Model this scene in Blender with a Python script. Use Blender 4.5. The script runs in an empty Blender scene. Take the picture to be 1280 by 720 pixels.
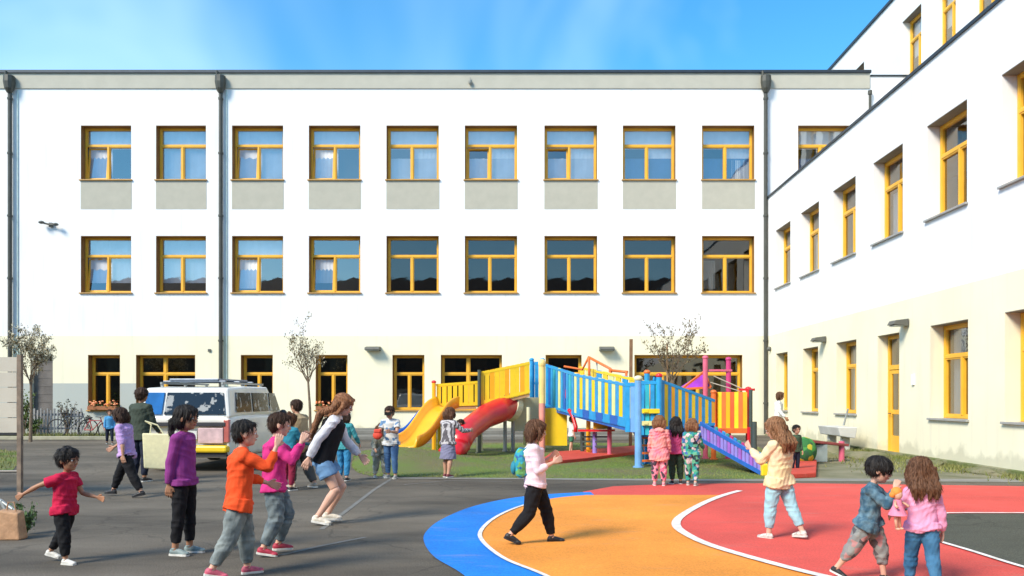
import bpy, math, random
import numpy as np
from mathutils import Vector, Matrix, Euler
R = math.radians
S = bpy.context.scene
COL = S.collection
random.seed(7)

# ------------------------------------------------------------------ camera
HC = 1.45                      # eye height
F = 1050.0                     # focal length in photo pixels
cd = bpy.data.cameras.new('camera'); cam = bpy.data.objects.new('camera', cd); COL.objects.link(cam)
cam.location = (0, 0, HC); cam.rotation_euler = (R(90), 0, 0)
cd.sensor_width = 36; cd.lens = F / 1280 * 36
cd.shift_x = -27 / 1280; cd.shift_y = 137 / 1280
cd.clip_start = 0.1; cd.clip_end = 2000
S.camera = cam

# ------------------------------------------------------------------ sky, sun, exposure
SUN_AZ = 44.0      # degrees the sun stands to the left of straight behind the camera
SUN_EL = 40.0
w = bpy.data.worlds.new('World'); S.world = w; w.use_nodes = True
nt = w.node_tree; N = nt.nodes; L = nt.links
for n in list(N): N.remove(n)
out = N.new('ShaderNodeOutputWorld'); bg = N.new('ShaderNodeBackground')
sky = N.new('ShaderNodeTexSky'); sky.sky_type = 'NISHITA'; sky.sun_disc = False
sky.sun_elevation = R(SUN_EL); sky.sun_rotation = R(180 + SUN_AZ)
sky.air_density = 1.0; sky.dust_density = 0.15; sky.ozone_density = 3.5; sky.altitude = 600
tc = N.new('ShaderNodeTexCoord'); mp = N.new('ShaderNodeMapping'); mp.inputs['Scale'].default_value = (2.2, 2.2, 2.6)
mp.inputs['Location'].default_value = (0.62, 0.1, 0.2)
nz = N.new('ShaderNodeTexNoise'); nz.inputs['Scale'].default_value = .9; nz.inputs['Detail'].default_value = 4
nz.inputs['Roughness'].default_value = .55; nz.inputs['Distortion'].default_value = .5
cr = N.new('ShaderNodeValToRGB'); cr.color_ramp.elements[0].position = .44; cr.color_ramp.elements[1].position = .80
cr.color_ramp.elements[0].color = (0, 0, 0, 1); cr.color_ramp.elements[1].color = (.36, .36, .36, 1)
hs = N.new('ShaderNodeHueSaturation'); hs.inputs['Saturation'].default_value = 1.28; hs.inputs['Hue'].default_value = .488; hs.inputs['Value'].default_value = 1.08
mx = N.new('ShaderNodeMix'); mx.data_type = 'RGBA'
mx.inputs[7].default_value = (6.0, 7.6, 9.0, 1)
L.new(tc.outputs['Generated'], mp.inputs['Vector']); L.new(mp.outputs[0], nz.inputs['Vector'])
L.new(nz.outputs['Fac'], cr.inputs[0]); L.new(cr.outputs[0], mx.inputs[0])
L.new(sky.outputs[0], hs.inputs['Color']); L.new(hs.outputs[0], mx.inputs[6]); L.new(mx.outputs[2], bg.inputs['Color'])
bg.inputs['Strength'].default_value = 0.14
L.new(bg.outputs[0], out.inputs['Surface'])

sd = bpy.data.lights.new('sun', 'SUN'); sun = bpy.data.objects.new('sun', sd); COL.objects.link(sun)
sd.energy = 3.0; sd.angle = R(20); sd.color = (1.0, .90, .74)
_d = Vector((math.sin(R(SUN_AZ)) * math.cos(R(SUN_EL)), math.cos(R(SUN_AZ)) * math.cos(R(SUN_EL)), -math.sin(R(SUN_EL))))
sun.rotation_euler = _d.to_track_quat('-Z', 'Y').to_euler(); sun.location = (-15, -20, 30)
vs = S.view_settings
S.display_settings.display_device = 'sRGB'
vs.view_transform = 'Standard'; vs.look = 'None'; vs.gamma = 1; vs.exposure = 0.90; vs.use_curve_mapping = False
S.cycles.max_bounces = 6; S.cycles.transparent_max_bounces = 8

# ------------------------------------------------------------------ materials
MATS = {}
def srgb(r, g, b):
    f = lambda c: (c / 255 / 12.92) if c / 255 <= .04045 else ((c / 255 + .055) / 1.055) ** 2.4
    return (f(r), f(g), f(b))
def mat(name, col, rough=.6, var=.12, scale=6, bump=0., bscale=40, metal=0., spec=.5, col2=None, thr=(.4, .6), coat=0):
    """procedural material: base colour with noise variation (or a second colour in blotches) and bump"""
    if name in MATS: return MATS[name]
    m = bpy.data.materials.new(name); m.use_nodes = True; n = m.node_tree.nodes; l = m.node_tree.links
    p = n['Principled BSDF']; p.inputs['Roughness'].default_value = rough; p.inputs['Metallic'].default_value = metal
    p.inputs['Specular IOR Level'].default_value = spec; p.inputs['Coat Weight'].default_value = coat
    t = n.new('ShaderNodeTexCoord'); z = n.new('ShaderNodeTexNoise'); z.inputs['Scale'].default_value = scale; z.inputs['Detail'].default_value = 6
    l.new(t.outputs['Object'], z.inputs['Vector'])
    c = n.new('ShaderNodeValToRGB')
    if col2 is None:
        a = tuple(max(0, x * (1 - var)) for x in col); b = tuple(min(1, x * (1 + var)) for x in col)
        c.color_ramp.elements[0].position = .3; c.color_ramp.elements[1].position = .7
    else:
        a, b = col, col2
        c.color_ramp.elements[0].position = thr[0]; c.color_ramp.elements[1].position = thr[1]
    c.color_ramp.elements[0].color = (*a, 1); c.color_ramp.elements[1].color = (*b, 1)
    l.new(z.outputs['Fac'], c.inputs[0]); l.new(c.outputs[0], p.inputs['Base Color'])
    if bump:
        z2 = n.new('ShaderNodeTexNoise'); z2.inputs['Scale'].default_value = bscale; z2.inputs['Detail'].default_value = 5
        l.new(t.outputs['Object'], z2.inputs['Vector'])
        bp = n.new('ShaderNodeBump'); bp.inputs['Strength'].default_value = bump; bp.inputs['Distance'].default_value = .02
        l.new(z2.outputs['Fac'], bp.inputs['Height']); l.new(bp.outputs[0], p.inputs['Normal'])
    MATS[name] = m; return m

def patched(name, cols, scale=25, rough=.8, bump=.2):
    """multi-coloured print: voronoi cells coloured from a list"""
    if name in MATS: return MATS[name]
    m = bpy.data.materials.new(name); m.use_nodes = True; n = m.node_tree.nodes; l = m.node_tree.links
    p = n['Principled BSDF']; p.inputs['Roughness'].default_value = rough
    t = n.new('ShaderNodeTexCoord'); v = n.new('ShaderNodeTexVoronoi'); v.inputs['Scale'].default_value = scale
    l.new(t.outputs['Object'], v.inputs['Vector']); sp = n.new('ShaderNodeSeparateColor'); l.new(v.outputs['Color'], sp.inputs[0])
    c = n.new('ShaderNodeValToRGB'); c.color_ramp.interpolation = 'CONSTANT'
    while len(c.color_ramp.elements) < len(cols): c.color_ramp.elements.new(.5)
    for i, e in enumerate(c.color_ramp.elements): e.position = i / len(cols); e.color = (*cols[i], 1)
    l.new(sp.outputs[0], c.inputs[0]); l.new(c.outputs[0], p.inputs['Base Color'])
    MATS[name] = m; return m

def stripes(name, c1, c2, scale, axis='Z', rough=.8, duty=.5):
    if name in MATS: return MATS[name]
    m = bpy.data.materials.new(name); m.use_nodes = True; n = m.node_tree.nodes; l = m.node_tree.links
    p = n['Principled BSDF']; p.inputs['Roughness'].default_value = rough
    t = n.new('ShaderNodeTexCoord'); wv = n.new('ShaderNodeTexWave'); wv.bands_direction = axis; wv.inputs['Scale'].default_value = scale
    wv.inputs['Distortion'].default_value = 1.5; wv.inputs['Detail'].default_value = 2
    l.new(t.outputs['Object'], wv.inputs['Vector'])
    c = n.new('ShaderNodeValToRGB'); c.color_ramp.elements[0].position = duty - .05; c.color_ramp.elements[1].position = duty + .05
    c.color_ramp.elements[0].color = (*c1, 1); c.color_ramp.elements[1].color = (*c2, 1)
    l.new(wv.outputs['Fac'], c.inputs[0]); l.new(c.outputs[0], p.inputs['Base Color'])
    MATS[name] = m; return m

def glass(name, refl, tint, rough=.02):
    m = bpy.data.materials.new(name); m.use_nodes = True; n = m.node_tree.nodes; l = m.node_tree.links
    n.remove(n['Principled BSDF']); o = n['Material Output']
    g = n.new('ShaderNodeBsdfGlossy'); g.inputs['Roughness'].default_value = rough; g.inputs['Color'].default_value = (.97, .94, .87, 1)
    t = n.new('ShaderNodeBsdfTransparent'); t.inputs['Color'].default_value = (*tint, 1)
    lw = n.new('ShaderNodeLayerWeight'); lw.inputs['Blend'].default_value = .35
    mr = n.new('ShaderNodeMapRange'); mr.inputs['To Min'].default_value = refl; mr.inputs['To Max'].default_value = min(1, refl + .6)
    tcx = n.new('ShaderNodeTexCoord'); z = n.new('ShaderNodeTexNoise'); z.inputs['Scale'].default_value = 1.3
    bp = n.new('ShaderNodeBump'); bp.inputs['Strength'].default_value = .12; bp.inputs['Distance'].default_value = .02
    l.new(tcx.outputs['Object'], z.inputs['Vector']); l.new(z.outputs['Fac'], bp.inputs['Height']); l.new(bp.outputs[0], g.inputs['Normal'])
    x = n.new('ShaderNodeMixShader')
    l.new(lw.outputs['Fresnel'], mr.inputs['Value']); l.new(mr.outputs[0], x.inputs[0]); l.new(t.outputs[0], x.inputs[1]); l.new(g.outputs[0], x.inputs[2])
    l.new(x.outputs[0], o.inputs['Surface']); MATS[name] = m; return m

# ------------------------------------------------------------------ mesh collector and tagging
_ico = None
class MB:
    def __init__(s): s.v = []; s.f = []; s.m = []
    def add(s, vs, fs, mi=0):
        b = len(s.v); s.v += [tuple(x) for x in vs]; s.f += [tuple(b + i for i in f) for f in fs]; s.m += [mi] * len(fs)
        return s
    def quad(s, a, b, c, d, mi=0): return s.add([a, b, c, d], [(0, 1, 2, 3)], mi)
    def box(s, x0, y0, z0, x1, y1, z1, mi=0, M=None):
        if x0 > x1: x0, x1 = x1, x0
        if y0 > y1: y0, y1 = y1, y0
        if z0 > z1: z0, z1 = z1, z0
        v = [Vector(p) for p in ((x0,y0,z0),(x1,y0,z0),(x1,y1,z0),(x0,y1,z0),(x0,y0,z1),(x1,y0,z1),(x1,y1,z1),(x0,y1,z1))]
        if M: v = [M @ p for p in v]
        return s.add(v, [(0,3,2,1),(4,5,6,7),(0,1,5,4),(1,2,6,5),(2,3,7,6),(3,0,4,7)], mi)
    def prism(s, poly, axis, a, b, mi=0):
        """polygon in the plane perpendicular to axis, extruded from a to b"""
        def P(u, v, t): return {'x': (t, u, v), 'y': (u, t, v), 'z': (u, v, t)}[axis]
        n = len(poly); vs = [P(u, v, a) for u, v in poly] + [P(u, v, b) for u, v in poly]
        fs = [tuple(range(n))[::-1], tuple(range(n, 2 * n))] + [(i, (i + 1) % n, n + (i + 1) % n, n + i) for i in range(n)]
        return s.add(vs, fs, mi)
    def bar(s, p0, p1, wx, wz, mi=0, up=(0, 0, 1)):
        p0 = Vector(p0); p1 = Vector(p1); d = p1 - p0; L_ = d.length
        if L_ < 1e-6: return s
        d.normalize(); u = Vector(up)
        if abs(d.dot(u)) > .98: u = Vector((0, 1, 0))
        r = d.cross(u).normalized(); u = r.cross(d)
        vs = []
        for p in (p0, p1):
            for a, b in ((-1, -1), (1, -1), (1, 1), (-1, 1)): vs.append(p + r * (a * wx / 2) + u * (b * wz / 2))
        return s.add(vs, [(0,1,2,3),(7,6,5,4),(0,4,5,1),(1,5,6,2),(2,6,7,3),(3,7,4,0)], mi)
    def tube(s, pts, rad, n=10, mi=0, caps=True, squash=1.0):
        pts = [Vector(p) for p in pts]
        if not hasattr(rad, '__len__'): rad = [rad] * len(pts)
        vs = []; prev = None
        for i, p in enumerate(pts):
            a = pts[max(0, i - 1)]; b = pts[min(len(pts) - 1, i + 1)]; d = (b - a).normalized()
            if prev is None:
                u = Vector((0, 0, 1)) if abs(d.z) < .9 else Vector((1, 0, 0))
                u = (u - d * u.dot(d)).normalized()
            else:
                u = (prev - d * prev.dot(d)).normalized()
            prev = u; r_ = d.cross(u)
            for k in range(n):
                t = 2 * math.pi * k / n; vs.append(p + (u * math.cos(t) * squash + r_ * math.sin(t)) * rad[i])
        fs = []
        for i in range(len(pts) - 1):
            for k in range(n):
                k2 = (k + 1) % n; fs.append((i*n+k, i*n+k2, (i+1)*n+k2, (i+1)*n+k))
        if caps:
            fs.append(tuple(range(n))[::-1]); fs.append(tuple(range((len(pts)-1)*n, len(pts)*n)))
        return s.add(vs, fs, mi)
    def cyl(s, p0, p1, r, n=14, mi=0, r1=None): return s.tube([p0, p1], [r, r if r1 is None else r1], n, mi)
    def ball(s, c, r, M=None, seg=14, rings=9, mi=0):
        if not hasattr(r, '__len__'): r = (r, r, r)
        c = Vector(c); vs = [Vector((0, 0, r[2]))]
        for i in range(1, rings):
            th = math.pi * i / rings
            for k in range(seg):
                ph = 2 * math.pi * k / seg; vs.append(Vector((r[0]*math.sin(th)*math.cos(ph), r[1]*math.sin(th)*math.sin(ph), r[2]*math.cos(th))))
        vs.append(Vector((0, 0, -r[2])))
        if M is not None: vs = [M @ v for v in vs]
        vs = [v + c for v in vs]; fs = []
        for k in range(seg): fs.append((0, 1 + k, 1 + (k + 1) % seg))
        for i in range(rings - 2):
            for k in range(seg):
                a = 1 + i*seg + k; b = 1 + i*seg + (k+1) % seg; fs.append((a, a + seg, b + seg, b))
        e = len(vs) - 1; o = 1 + (rings - 2) * seg
        for k in range(seg): fs.append((e, o + (k + 1) % seg, o + k))
        return s.add(vs, fs, mi)
    def build(s, name, mats, parent=None, smooth=False, bevel=0, loc=None):
        if not isinstance(mats, (list, tuple)): mats = [mats]
        me = bpy.data.meshes.new(name); me.from_pydata(s.v, [], s.f)
        for m in mats: me.materials.append(m)
        if len(mats) > 1: me.polygons.foreach_set('material_index', s.m)
        if smooth: me.polygons.foreach_set('use_smooth', [True] * len(me.polygons))
        me.update()
        o = bpy.data.objects.new(name, me); COL.objects.link(o)
        if parent is not None: o.parent = parent
        if loc is not None: o.location = loc
        if bevel:
            b = o.modifiers.new('bevel', 'BEVEL'); b.width = bevel; b.segments = 2; b.limit_method = 'ANGLE'; b.angle_limit = R(40)
        return o
def tag(o, label=None, cat=None, group=None, kind=None):
    if label: o['label'] = label
    if cat: o['category'] = cat
    if group: o['group'] = group
    if kind: o['kind'] = kind
    return o
def empty(name, loc=(0, 0, 0), rz=0, label=None, cat=None, group=None):
    o = bpy.data.objects.new(name, None); COL.objects.link(o); o.location = loc; o.rotation_euler = (0, 0, rz); o.empty_display_size = .2
    return tag(o, label, cat, group)
def kids_of(o): return [c for c in bpy.data.objects if c.parent == o]
def copy_tree(o, parent=None, loc=None, tree=None):
    c = o.copy(); COL.objects.link(c); c.parent = parent
    if loc is not None: c.location = loc
    for ch, sub in (tree if tree is not None else gather(o)): copy_tree(ch, c, tree=sub)
    return c
def gather(o): return [(c, gather(c)) for c in kids_of(o)]
def at(x, y, Y):
    """photo pixel at depth Y metres -> world point"""
    return Vector(((x - 667) / F * Y, Y, HC - (y - 497) / F * Y))
def gnd(x, y):
    Y = F * HC / (y - 497); return Vector(((x - 667) / F * Y, Y, 0))
# ------------------------------------------------------------------ palette
WHITE = mat('white_paint', (.80, .80, .78), .7, .03, 1.5, .06, 60)
FASCIA = mat('fascia_render', (.44, .42, .345), .8, .05, 2, .05, 60)
APRON = mat('apron_render', (.42, .40, .325), .8, .05, 3, .08, 70)
ROOFCAP = mat('roof_cap_metal', (.05, .06, .07), .45, .1, 5, metal=.6)
FRAME = mat('window_frame_yellow_wood', (.80, .42, .03), .45, .08, 3, .05, 30)
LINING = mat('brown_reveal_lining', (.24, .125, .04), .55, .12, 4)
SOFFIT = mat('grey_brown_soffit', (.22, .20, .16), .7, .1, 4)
SILLM = mat('sill_metal', (.42, .23, .06), .5, .1, 3)
SILLG = mat('sill_grey', (.33, .33, .31), .6, .1, 3)
PIPE = mat('pipe_dark', (.055, .055, .042), .5, .2, 4)
PIPEL = mat('cable_pale', (.55, .66, .6), .6)
BLINDW = mat('blind_pale', (.84, .86, .87), .8, .06, 3)
BLINDB = mat('blind_blue', (.07, .17, .36), .8, .15, 1.2)
BLINDG = mat('blind_grey', (.60, .63, .68), .8, .12, 1.2)
INTERIOR = mat('interior_dark', (.10, .085, .07), .9, .3, .8)
GL_HI = glass('glass_sky', .22, (.95, .96, .98))
GL_MID = glass('glass_mid', .20, (.75, .77, .78))
GL_LOW2 = glass('glass_dim_reflection', .07, (.45, .45, .43))  # dark tint and low gloss imitate panes that reflect something dark
GL_LOW = glass('glass_dark', .10, (.42, .40, .38))
DARKMET = mat('dark_metal', (.06, .06, .06), .4, .15, 8, metal=.5)

# building wall paint: white, with a cream band at the ground storey and (on the main block) a grey plinth at the left
def wall_paint(name, band_z, plinth=None):
    m = bpy.data.materials.new(name); m.use_nodes = True; n = m.node_tree.nodes; l = m.node_tree.links
    p = n['Principled BSDF']; p.inputs['Roughness'].default_value = .85; p.inputs['Specular IOR Level'].default_value = .2
    t = n.new('ShaderNodeTexCoord'); sp = n.new('ShaderNodeSeparateXYZ'); l.new(t.outputs['Object'], sp.inputs[0])
    z = n.new('ShaderNodeTexNoise'); z.inputs['Scale'].default_value = .6; z.inputs['Detail'].default_value = 8; l.new(t.outputs['Object'], z.inputs['Vector'])
    def cmp(sock, op, val):
        q = n.new('ShaderNodeMath'); q.operation = op; l.new(sock, q.inputs[0]); q.inputs[1].default_value = val; return q.outputs[0]
    def mixc(fac, a, b):
        q = n.new('ShaderNodeMix'); q.data_type = 'RGBA'; l.new(fac, q.inputs[0])
        for i, c in ((6, a), (7, b)):
            if isinstance(c, tuple): q.inputs[i].default_value = (*c, 1)
            else: l.new(c, q.inputs[i])
        return q.outputs[2]
    var = n.new('ShaderNodeMapRange'); var.inputs[1].default_value = .3; var.inputs[2].default_value = .7; l.new(z.outputs['Fac'], var.inputs[0])
    white = mixc(var.outputs[0], (.77, .775, .77), (.83, .83, .82)); cream = mixc(var.outputs[0], (.79, .745, .55), (.84, .80, .61))
    c = mixc(cmp(sp.outputs['Z'], 'LESS_THAN', band_z), white, cream)
    if plinth:
        zz, x0, x1 = plinth
        a = n.new('ShaderNodeMath'); a.operation = 'MULTIPLY'; l.new(cmp(sp.outputs['X'], 'LESS_THAN', x1), a.inputs[0]); l.new(cmp(sp.outputs['Z'], 'LESS_THAN', zz), a.inputs[1])
        c = mixc(a.outputs[0], c, (.42, .45, .42))
    # faint rain streaks running down the render
    ms = n.new('ShaderNodeMapping'); ms.inputs['Scale'].default_value = (2.6, 2.6, .16); l.new(t.outputs['Object'], ms.inputs[0]); ns = n.new('ShaderNodeTexNoise'); ns.inputs['Scale'].default_value = 2.0; ns.inputs['Detail'].default_value = 7; l.new(ms.outputs[0], ns.inputs['Vector'])
    rs = n.new('ShaderNodeMapRange'); rs.inputs[1].default_value = .54; rs.inputs[2].default_value = .78; rs.inputs[3].default_value = 0; rs.inputs[4].default_value = .30; l.new(ns.outputs['Fac'], rs.inputs[0]); c = mixc(rs.outputs[0], c, (.50, .49, .42))
    # splash dirt at the foot: a noisy edge low on the wall
    zn = n.new('ShaderNodeTexNoise'); zn.inputs['Scale'].default_value = 2.2; zn.inputs['Detail'].default_value = 8; l.new(t.outputs['Object'], zn.inputs['Vector'])
    ad = n.new('ShaderNodeMath'); ad.operation = 'MULTIPLY_ADD'; l.new(zn.outputs['Fac'], ad.inputs[0]); ad.inputs[1].default_value = -1.0; l.new(sp.outputs['Z'], ad.inputs[2])
    dm = n.new('ShaderNodeMapRange'); dm.inputs[1].default_value = -.28; dm.inputs[2].default_value = -.1; dm.inputs[3].default_value = .45; dm.inputs[4].default_value = 0; l.new(ad.outputs[0], dm.inputs[0])
    c = mixc(dm.outputs[0], c, (.38, .37, .27))
    l.new(c, p.inputs['Base Color'])
    b2 = n.new('ShaderNodeTexNoise'); b2.inputs['Scale'].default_value = 55; l.new(t.outputs['Object'], b2.inputs['Vector'])
    bp = n.new('ShaderNodeBump'); bp.inputs['Strength'].default_value = .12; bp.inputs['Distance'].default_value = .01; l.new(b2.outputs['Fac'], bp.inputs['Height']); l.new(bp.outputs[0], p.inputs['Normal'])
    return m
PAINT_MAIN = wall_paint('main_wall_paint', 3.83, (2.0, -40, -15.25))
PAINT_WING = wall_paint('wing_wall_paint', 3.82)

# ------------------------------------------------------------------ ground and yard surfaces
def asphalt(name, base, lo=.6, hi=1.5):
    m = bpy.data.materials.new(name); m.use_nodes = True; n = m.node_tree.nodes; l = m.node_tree.links
    p = n['Principled BSDF']; p.inputs['Roughness'].default_value = .9; p.inputs['Specular IOR Level'].default_value = .3
    t = n.new('ShaderNodeTexCoord')
    a = n.new('ShaderNodeTexNoise'); a.inputs['Scale'].default_value = .35; a.inputs['Detail'].default_value = 9; a.inputs['Roughness'].default_value = .65
    mp = n.new('ShaderNodeMapping'); mp.inputs['Scale'].default_value = (.6, 1.6, 1); mp.inputs['Rotation'].default_value = (0, 0, R(-12))
    b = n.new('ShaderNodeTexNoise'); b.inputs['Scale'].default_value = 90; b.inputs['Detail'].default_value = 3
    l.new(t.outputs['Object'], mp.inputs[0]); l.new(mp.outputs[0], a.inputs['Vector']); l.new(t.outputs['Object'], b.inputs['Vector'])
    c1 = n.new('ShaderNodeValToRGB'); c1.color_ramp.elements[0].position = .33; c1.color_ramp.elements[1].position = .7
    c1.color_ramp.elements[0].color = (*[x * lo for x in base], 1); c1.color_ramp.elements[1].color = (*[x * hi for x in base], 1)
    c2 = n.new('ShaderNodeValToRGB'); c2.color_ramp.elements[0].position = .35; c2.color_ramp.elements[1].position = .68
    c2.color_ramp.elements[0].color = (.55, .55, .55, 1); c2.color_ramp.elements[1].color = (1.5, 1.5, 1.5, 1)
    x = n.new('ShaderNodeMix'); x.data_type = 'RGBA'; x.blend_type = 'MULTIPLY'; x.inputs[0].default_value = 1
    l.new(a.outputs['Fac'], c1.inputs[0]); l.new(b.outputs['Fac'], c2.inputs[0]); l.new(c1.outputs[0], x.inputs[6]); l.new(c2.outputs[0], x.inputs[7])
    # fine cracks
    v = n.new('ShaderNodeTexVoronoi'); v.feature = 'DISTANCE_TO_EDGE'; v.inputs['Scale'].default_value = .55
    wz = n.new('ShaderNodeTexNoise'); wz.inputs['Scale'].default_value = 1.5; wz.inputs['Detail'].default_value = 6
    l.new(t.outputs['Object'], wz.inputs['Vector'])
    vm = n.new('ShaderNodeVectorMath'); vm.operation = 'ADD'; l.new(t.outputs['Object'], vm.inputs[0]); l.new(wz.outputs['Color'], vm.inputs[1]); l.new(vm.outputs[0], v.inputs['Vector'])
    lt = n.new('ShaderNodeMapRange'); lt.inputs[1].default_value = .004; lt.inputs[2].default_value = .012; lt.inputs[3].default_value = .72; lt.inputs[4].default_value = 1
    l.new(v.outputs['Distance'], lt.inputs[0])
    y = n.new('ShaderNodeMix'); y.data_type = 'RGBA'; y.blend_type = 'MULTIPLY'; y.inputs[0].default_value = 1
    l.new(x.outputs[2], y.inputs[6]); l.new(lt.outputs[0], y.inputs[7]); l.new(y.outputs[2], p.inputs['Base Color'])
    bp = n.new('ShaderNodeBump'); bp.inputs['Strength'].default_value = .35; bp.inputs['Distance'].default_value = .006; l.new(b.outputs['Fac'], bp.inputs['Height']); l.new(bp.outputs[0], p.inputs['Normal'])
    return m
ASPH = asphalt('asphalt', (.115, .098, .075), .5, 1.6)
ASPHD = asphalt('asphalt_dark', (.062, .064, .048), .75, 1.4)
def rubber(name, base):
    m = bpy.data.materials.new(name); m.use_nodes = True; n = m.node_tree.nodes; l = m.node_tree.links
    p = n['Principled BSDF']; p.inputs['Roughness'].default_value = .85; p.inputs['Specular IOR Level'].default_value = .25
    t = n.new('ShaderNodeTexCoord'); a = n.new('ShaderNodeTexNoise'); a.inputs['Scale'].default_value = .55; a.inputs['Detail'].default_value = 10; a.inputs['Roughness'].default_value = .62
    b = n.new('ShaderNodeTexNoise'); b.inputs['Scale'].default_value = 55; b.inputs['Detail'].default_value = 8; b.inputs['Roughness'].default_value = .8
    l.new(t.outputs['Object'], a.inputs['Vector']); l.new(t.outputs['Object'], b.inputs['Vector'])
    c1 = n.new('ShaderNodeValToRGB'); c1.color_ramp.elements[0].position = .3; c1.color_ramp.elements[1].position = .72
    c1.color_ramp.elements[0].color = (*[x * .72 + .01 for x in base], 1); c1.color_ramp.elements[1].color = (*[min(1, x * 1.12 + .012) for x in base], 1)
    c2 = n.new('ShaderNodeValToRGB'); c2.color_ramp.elements[0].position = .38; c2.color_ramp.elements[1].position = .6
    c2.color_ramp.elements[0].color = (.74, .74, .74, 1); c2.color_ramp.elements[1].color = (1.12, 1.12, 1.12, 1)
    x = n.new('ShaderNodeMix'); x.data_type = 'RGBA'; x.blend_type = 'MULTIPLY'; x.inputs[0].default_value = 1
    l.new(a.outputs['Fac'], c1.inputs[0]); l.new(b.outputs['Fac'], c2.inputs[0]); l.new(c1.outputs[0], x.inputs[6]); l.new(c2.outputs[0], x.inputs[7]); l.new(x.outputs[2], p.inputs['Base Color'])
    # pale scuffs where feet rub, and dusty grey blotches
    mp = n.new('ShaderNodeMapping'); mp.inputs['Scale'].default_value = (.5, 2.4, 1); mp.inputs['Rotation'].default_value = (0, 0, R(35)); l.new(t.outputs['Object'], mp.inputs[0])
    d = n.new('ShaderNodeTexNoise'); d.inputs['Scale'].default_value = 1.6; d.inputs['Detail'].default_value = 12; d.inputs['Roughness'].default_value = .7; l.new(mp.outputs[0], d.inputs['Vector'])
    dr_ = n.new('ShaderNodeMapRange'); dr_.inputs[1].default_value = .56; dr_.inputs[2].default_value = .75; dr_.inputs[3].default_value = 0; dr_.inputs[4].default_value = .38; l.new(d.outputs['Fac'], dr_.inputs[0])
    y = n.new('ShaderNodeMix'); y.data_type = 'RGBA'; y.inputs[7].default_value = (.34, .28, .24, 1); l.new(dr_.outputs[0], y.inputs[0]); l.new(x.outputs[2], y.inputs[6]); l.new(y.outputs[2], p.inputs['Base Color'])
    bp = n.new('ShaderNodeBump'); bp.inputs['Strength'].default_value = .3; bp.inputs['Distance'].default_value = .004; l.new(b.outputs['Fac'], bp.inputs['Height']); l.new(bp.outputs[0], p.inputs['Normal'])
    return m
RED = rubber('red_rubber', (.70, .085, .065)); ORANGE = rubber('orange_rubber', (.84, .30, .035)); BLUE = rubber('blue_rubber', (.004, .21, .72))
LINE = mat('worn_white_line', (.62, .58, .52), .8, .1, 8, col2=(.78, .75, .72), thr=(.35, .6))
TURF = mat('turf_ground', (.11, .17, .025), .95, .3, .7, .6, 120, col2=(.14, .13, .055), thr=(.40, .62))
CONC = mat('path_concrete', (.22, .215, .19), .9, .15, 3, .2, 60)

def sheet(name, poly, z, m, thick=.0):
    b = MB(); n = len(poly); b.add([(x, y, z) for x, y in poly], [tuple(range(n))]); o = b.build(name, m); tag(o, kind='structure'); return o
def arc(cx, cy, r, a0, a1, n=64): return [(cx + r * math.cos(R(a0 + (a1 - a0) * i / n)), cy + r * math.sin(R(a0 + (a1 - a0) * i / n))) for i in range(n + 1)]
def clip(poly, f):
    """keep the part of the polygon where f(p) >= 0 (f linear)"""
    o = []
    for i, p in enumerate(poly):
        q = poly[(i + 1) % len(poly)]; a, b = f(p), f(q)
        if a >= 0: o.append(p)
        if (a >= 0) != (b >= 0):
            t = a / (a - b); o.append((p[0] + (q[0]-p[0])*t, p[1] + (q[1]-p[1])*t))
    return o
b = MB(); b.box(-400, -400, -1, 400, 600, 0); tag(b.build('ground', ASPH), kind='structure')
def catmull(pts, n=8):
    o = []
    P = [pts[0]] + list(pts) + [pts[-1]]
    for i in range(1, len(P) - 2):
        for k in range(n):
            t = k / n; p0, p1, p2, p3 = P[i-1], P[i], P[i+1], P[i+2]
            o.append(tuple(.5 * ((2*p1[j]) + (-p0[j]+p2[j])*t + (2*p0[j]-5*p1[j]+4*p2[j]-p3[j])*t*t + (-p0[j]+3*p1[j]-3*p2[j]+p3[j])*t**3) for j in (0, 1)))
    o.append(tuple(pts[-1])); return o
def G(*pp): return [tuple(gnd(x, y)[:2]) for x, y in pp]
blue_edge = catmull(G((738, 615.5), (690, 618), (640, 623), (590, 634), (552, 650), (533, 665), (530, 678), (543, 697), (580, 720)) + [(-.1, 5.4), (1.0, 4.4), (2.6, 3.8), (4.2, 3.7)])
ring_edge = catmull(G((735, 619.5), (690, 624), (650, 634.5), (620, 648), (602, 664), (603, 678), (630, 700), (680, 721)) + [(.55, 5.7), (1.4, 4.9), (2.7, 4.35), (4.2, 4.2)])
red_edge = catmull(G((985, 602), (925, 615), (888, 627), (856, 644), (845, 657), (858, 670), (900, 688), (1020, 721)) + [(2.75, 6.2), (3.5, 5.5), (4.6, 5.0), (6.0, 4.8), (8.6, 4.7)])
Ytop = 12.4
sheet('red_surface', [(.75, 12.9), (1.3, 13.7), (2.4, 14.1), (4.2, 14.2), (6.5, 13.9), (8.75, 13.6), (8.75, 3.6), (4.2, 3.7), (4.2, 12.4), (.9, 12.45)], .004, RED)
sheet('blue_surface', blue_edge + [(4.2, 12.4), (.9, 12.45)], .008, BLUE)
sheet('orange_surface', [(.75, 12.42)] + ring_edge[1:] + [(4.6, 4.9), (4.2, 12.4)], .012, ORANGE)
sheet('red_zone_surface', [p for p in red_edge] + [(8.74, 13.5), (6.5, 13.8), (4.3, 14.1)], .016, RED)
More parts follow.
